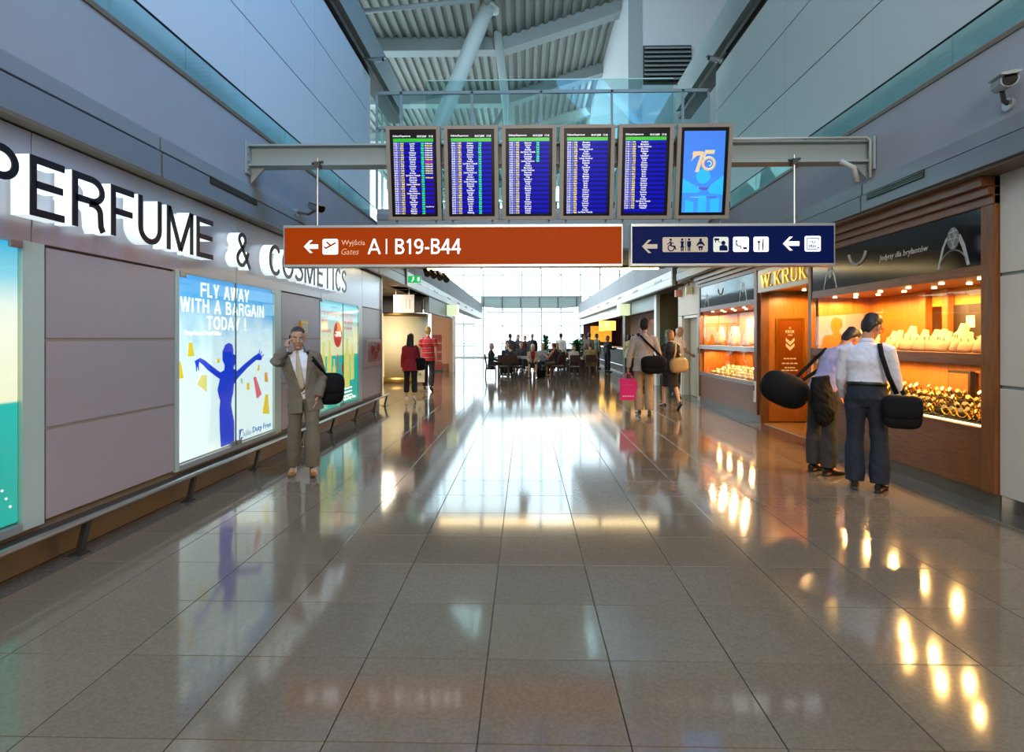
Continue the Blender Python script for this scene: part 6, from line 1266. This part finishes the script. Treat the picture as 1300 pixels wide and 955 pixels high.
FAR_ = dict(vox=.014, vc=.016)
human('standing person in dark brown at the back of the café', (-.75, 28.6, 0), 30, 1.78, hair='short', hairc='#1c130e', top=('#3a2c26', .97, -.1), bottom=('trousers', '#1c1c22', .97), **FAR_)
human('standing dark haired woman in grey beside the man in brown', (-.36, 28.9, 0), 160, 1.74, sex='f', hair='long', hairc='#1c130e', top=('#5c5a5c', .97, -.1), bottom=('trousers', '#1c1c22', .97), **FAR_)
human('standing man in a white shirt in the middle of the café', (1.72, 28.4, 0), 20, 1.80, hair='short', hairc='#15100d', top=('#d6d0c8', .97, -.06), bottom=('trousers', '#2a3040', .97), **FAR_)
human('standing man in a dark coat queueing at the bar', (3.05, 31.4, 0), 60, 1.80, hair='short', hairc='#17110e', top=('#26222a', .97, -.12), bottom=('trousers', '#1c1c22', .97), **FAR_)
human('standing man in a grey jacket with a brown pack queueing at the bar', (3.22, 29.6, 0), 30, 1.82, hair='short', hairc='#241a14', top=('#5a5650', .97, -.12, .02), bottom=('trousers', '#4a3a2e', .97), **FAR_)
bag('backpack', 'brown backpack on the man in the grey jacket', 'bag', (3.12, 29.38, 1.12), (.19, .10, .25), M('brown_canvas', '#5c4636', .7), .6, R(-30), flap=True)
human('standing person in olive queueing at the bar', (3.66, 30.2, 0), 50, 1.80, hair='short', hairc='#2a1c14', top=('#5e6450', .97, -.12), bottom=('trousers', '#2a2a26', .97), **FAR_)
human('red haired waitress in black standing at the bar counter', (3.80, 27.2, 0), 60, 1.68, sex='f', hair='bob', hairc='#8a4a24', top=('#141316', .97, -.1), bottom=('trousers', '#131216', .97), ua_r=(.1, .4, -.9), fa_r=(-.1, .95, .1), **FAR_)
human('person in white behind the bar counter', (5.85, 29.6, 0), 250, 1.74, hair='short', hairc='#6a4a30', top=('#eee6dc', .97, -.05), bottom=('trousers', '#222228', .97), ua_r=(.1, .4, -.9), fa_r=(-.1, .95, .1), **FAR_)
human('barman in pale pink behind the bar counter', (5.8, 31.8, 0), 250, 1.76, hair='short', hairc='#3a2618', top=('#d8b4a8', .97, -.05), bottom=('trousers', '#222228', .97), **FAR_)
human('standing man in a black coat at the back of the café near the white shirt', (.35, 29.6, 0), 200, 1.78, hair='short', hairc='#2a1c14', top=('#1e1c20', .97, -.15), bottom=('trousers', '#1c1c22', .97), **FAR_)
human('standing woman in dark red at the back of the café', (-.02, 30.4, 0), 150, 1.70, sex='f', hair='bob', hairc='#5a3a22', top=('#5c2a2c', .97, -.1), bottom=('trousers', '#1c1c22', .97), **FAR_)
human('person in dark clothes seated at the second row table below the standing pair', (-.2, 27.75, 0), 180, 1.74, hair='short', hairc='#2a1c14', top=('#34323a', .97, -.05), bottom=('trousers', '#2a2a30', .97), **SIT, **LAP)
human('woman in brown seated at the second row table below the man in white', (1.5, 27.95, 0), 180, 1.68, sex='f', hair='long', hairc='#3a2416', top=('#6a4a34', .97, -.05), bottom=('trousers', '#2a2a30', .97), **SIT, **LAP)
human('person in navy seated at the far side of the first café table', (-.78, 25.0, 0), 175, 1.72, hair='short', hairc='#3a2a1c', top=('#22263a', .97, -.05), bottom=('trousers', '#2a2a30', .97), **SIT, **LAP)
human('short customer in a striped grey top queueing behind the olive jacket', (3.3, 33.2, 0), 50, 1.66, sex='f', hair='bob', hairc='#2a1a10', top=('#8a8484', .97, -.1), bottom=('trousers', '#22222a', .97), **FAR_)
for a in ((-.78, 25.05, 175, 'dark café chair under the person in navy at the first table'), (1.28, 24.85, 120, 'dark café chair turned sideways between the first row tables'), (2.75, 26.3, 190, 'empty dark café chair in the second row beyond the khaki jacket')): chair(*a)
table(2.75, 25.4, 'café table between the khaki jacket and the bar queue')
def plant(x, y, h, label, n, seed):
    t = thing('potted_plant', label, 'plant', (x, y, 0)); rd = random.Random(seed)
    MB().lathe([(.16, 0), (.22, .05), (.24, .5), (.21, .5), (.2, .46)], (x, y, 0), 18).build('pot', M('dark_pot', '#2c2622', .5), t, smooth=True)
    MB().cyl((x, y, .46), (x, y, h * .75), .02, .012, 8).build('stem', m_dw, t)
    m_lf = M('leaf_green', '#1a6a34', .4, rnd=.25)
    base = None
    for k in range(n):
        a = rd.uniform(0, 6.283); el = rd.uniform(.1, 1.2); L = rd.uniform(.35, .62); z = rd.uniform(.5, h * .8); p = Vector((x, y, z)); d = Vector((math.cos(a) * math.cos(el), math.sin(a) * math.cos(el), math.sin(el))); sd = d.cross(Vector((0, 0, 1))).normalized() * .075
        q = MB(); q.add([p, p + d * L * .45 + sd, p + d * L - Vector((0, 0, .06)), p + d * L * .45 - sd, p + d * L * .5 + Vector((0, 0, .015))], [(0, 1, 4), (1, 2, 4), (2, 3, 4), (3, 0, 4)]); q.build('leaf', m_lf, t)
plant(1.0, 29.5, 1.95, 'tall leafy green plant in a dark pot between the café guests', 110, 1); plant(2.5, 28.9, 1.6, 'bushy green plant in a dark pot near the end of the bar', 150, 2); plant(2.9, 30.7, 1.5, 'small green plant in a dark pot behind the man in white', 70, 3)
t = thing('planter_screen', 'low dark partition between the café tables and the bar queue', 'partition', (2.0, 29.9, 0)); MB().box(1.2, 2.9, 29.85, 29.95, .08, 1.0).build('panel', m_dw, t); MB().box(1.2, 2.9, 29.8, 30.0, 1.0, 1.04).build('cap', m_dw, t)
for x in (1.3, 2.8): MB().box(x - .03, x + .03, 29.8, 30, 0, .08).build('foot', m_dsteel, t)
for k, (x, y, col, lb) in enumerate(((-.7, 24.1, '#c09a50', 'small yellow pot on the first café table'), (2.15, 24.1, '#d8d4d0', 'white cup on the café table of the khaki jacket'), (.3, 24.5, '#d8d4d0', 'white cup on the table behind the beige cardigan'))):
    t = thing('cup', lb, 'cup', (x, y, .75)); MB().lathe([(.03, .75), (.045, .80), (.05, .86), (.045, .86), (.04, .80)], (x, y, 0), 14).build('cup_body', M('cup%d' % k, col, .3), t, smooth=True); MB().torus((x + .05, y, .81), (0, 1, 0), .02, .005, 10, 5).build('handle', M('cup%d' % k, col, .3), t)
bag('handbag', 'black bag on the floor beside the woman in the beige cardigan', 'bag', (.62, 23.6, .16), (.2, .12, .16), m_blk, .5, 0, strap=[(.5, 23.6, .28), (.54, 23.6, .42), (.7, 23.6, .42), (.74, 23.6, .28)], sw=.012)
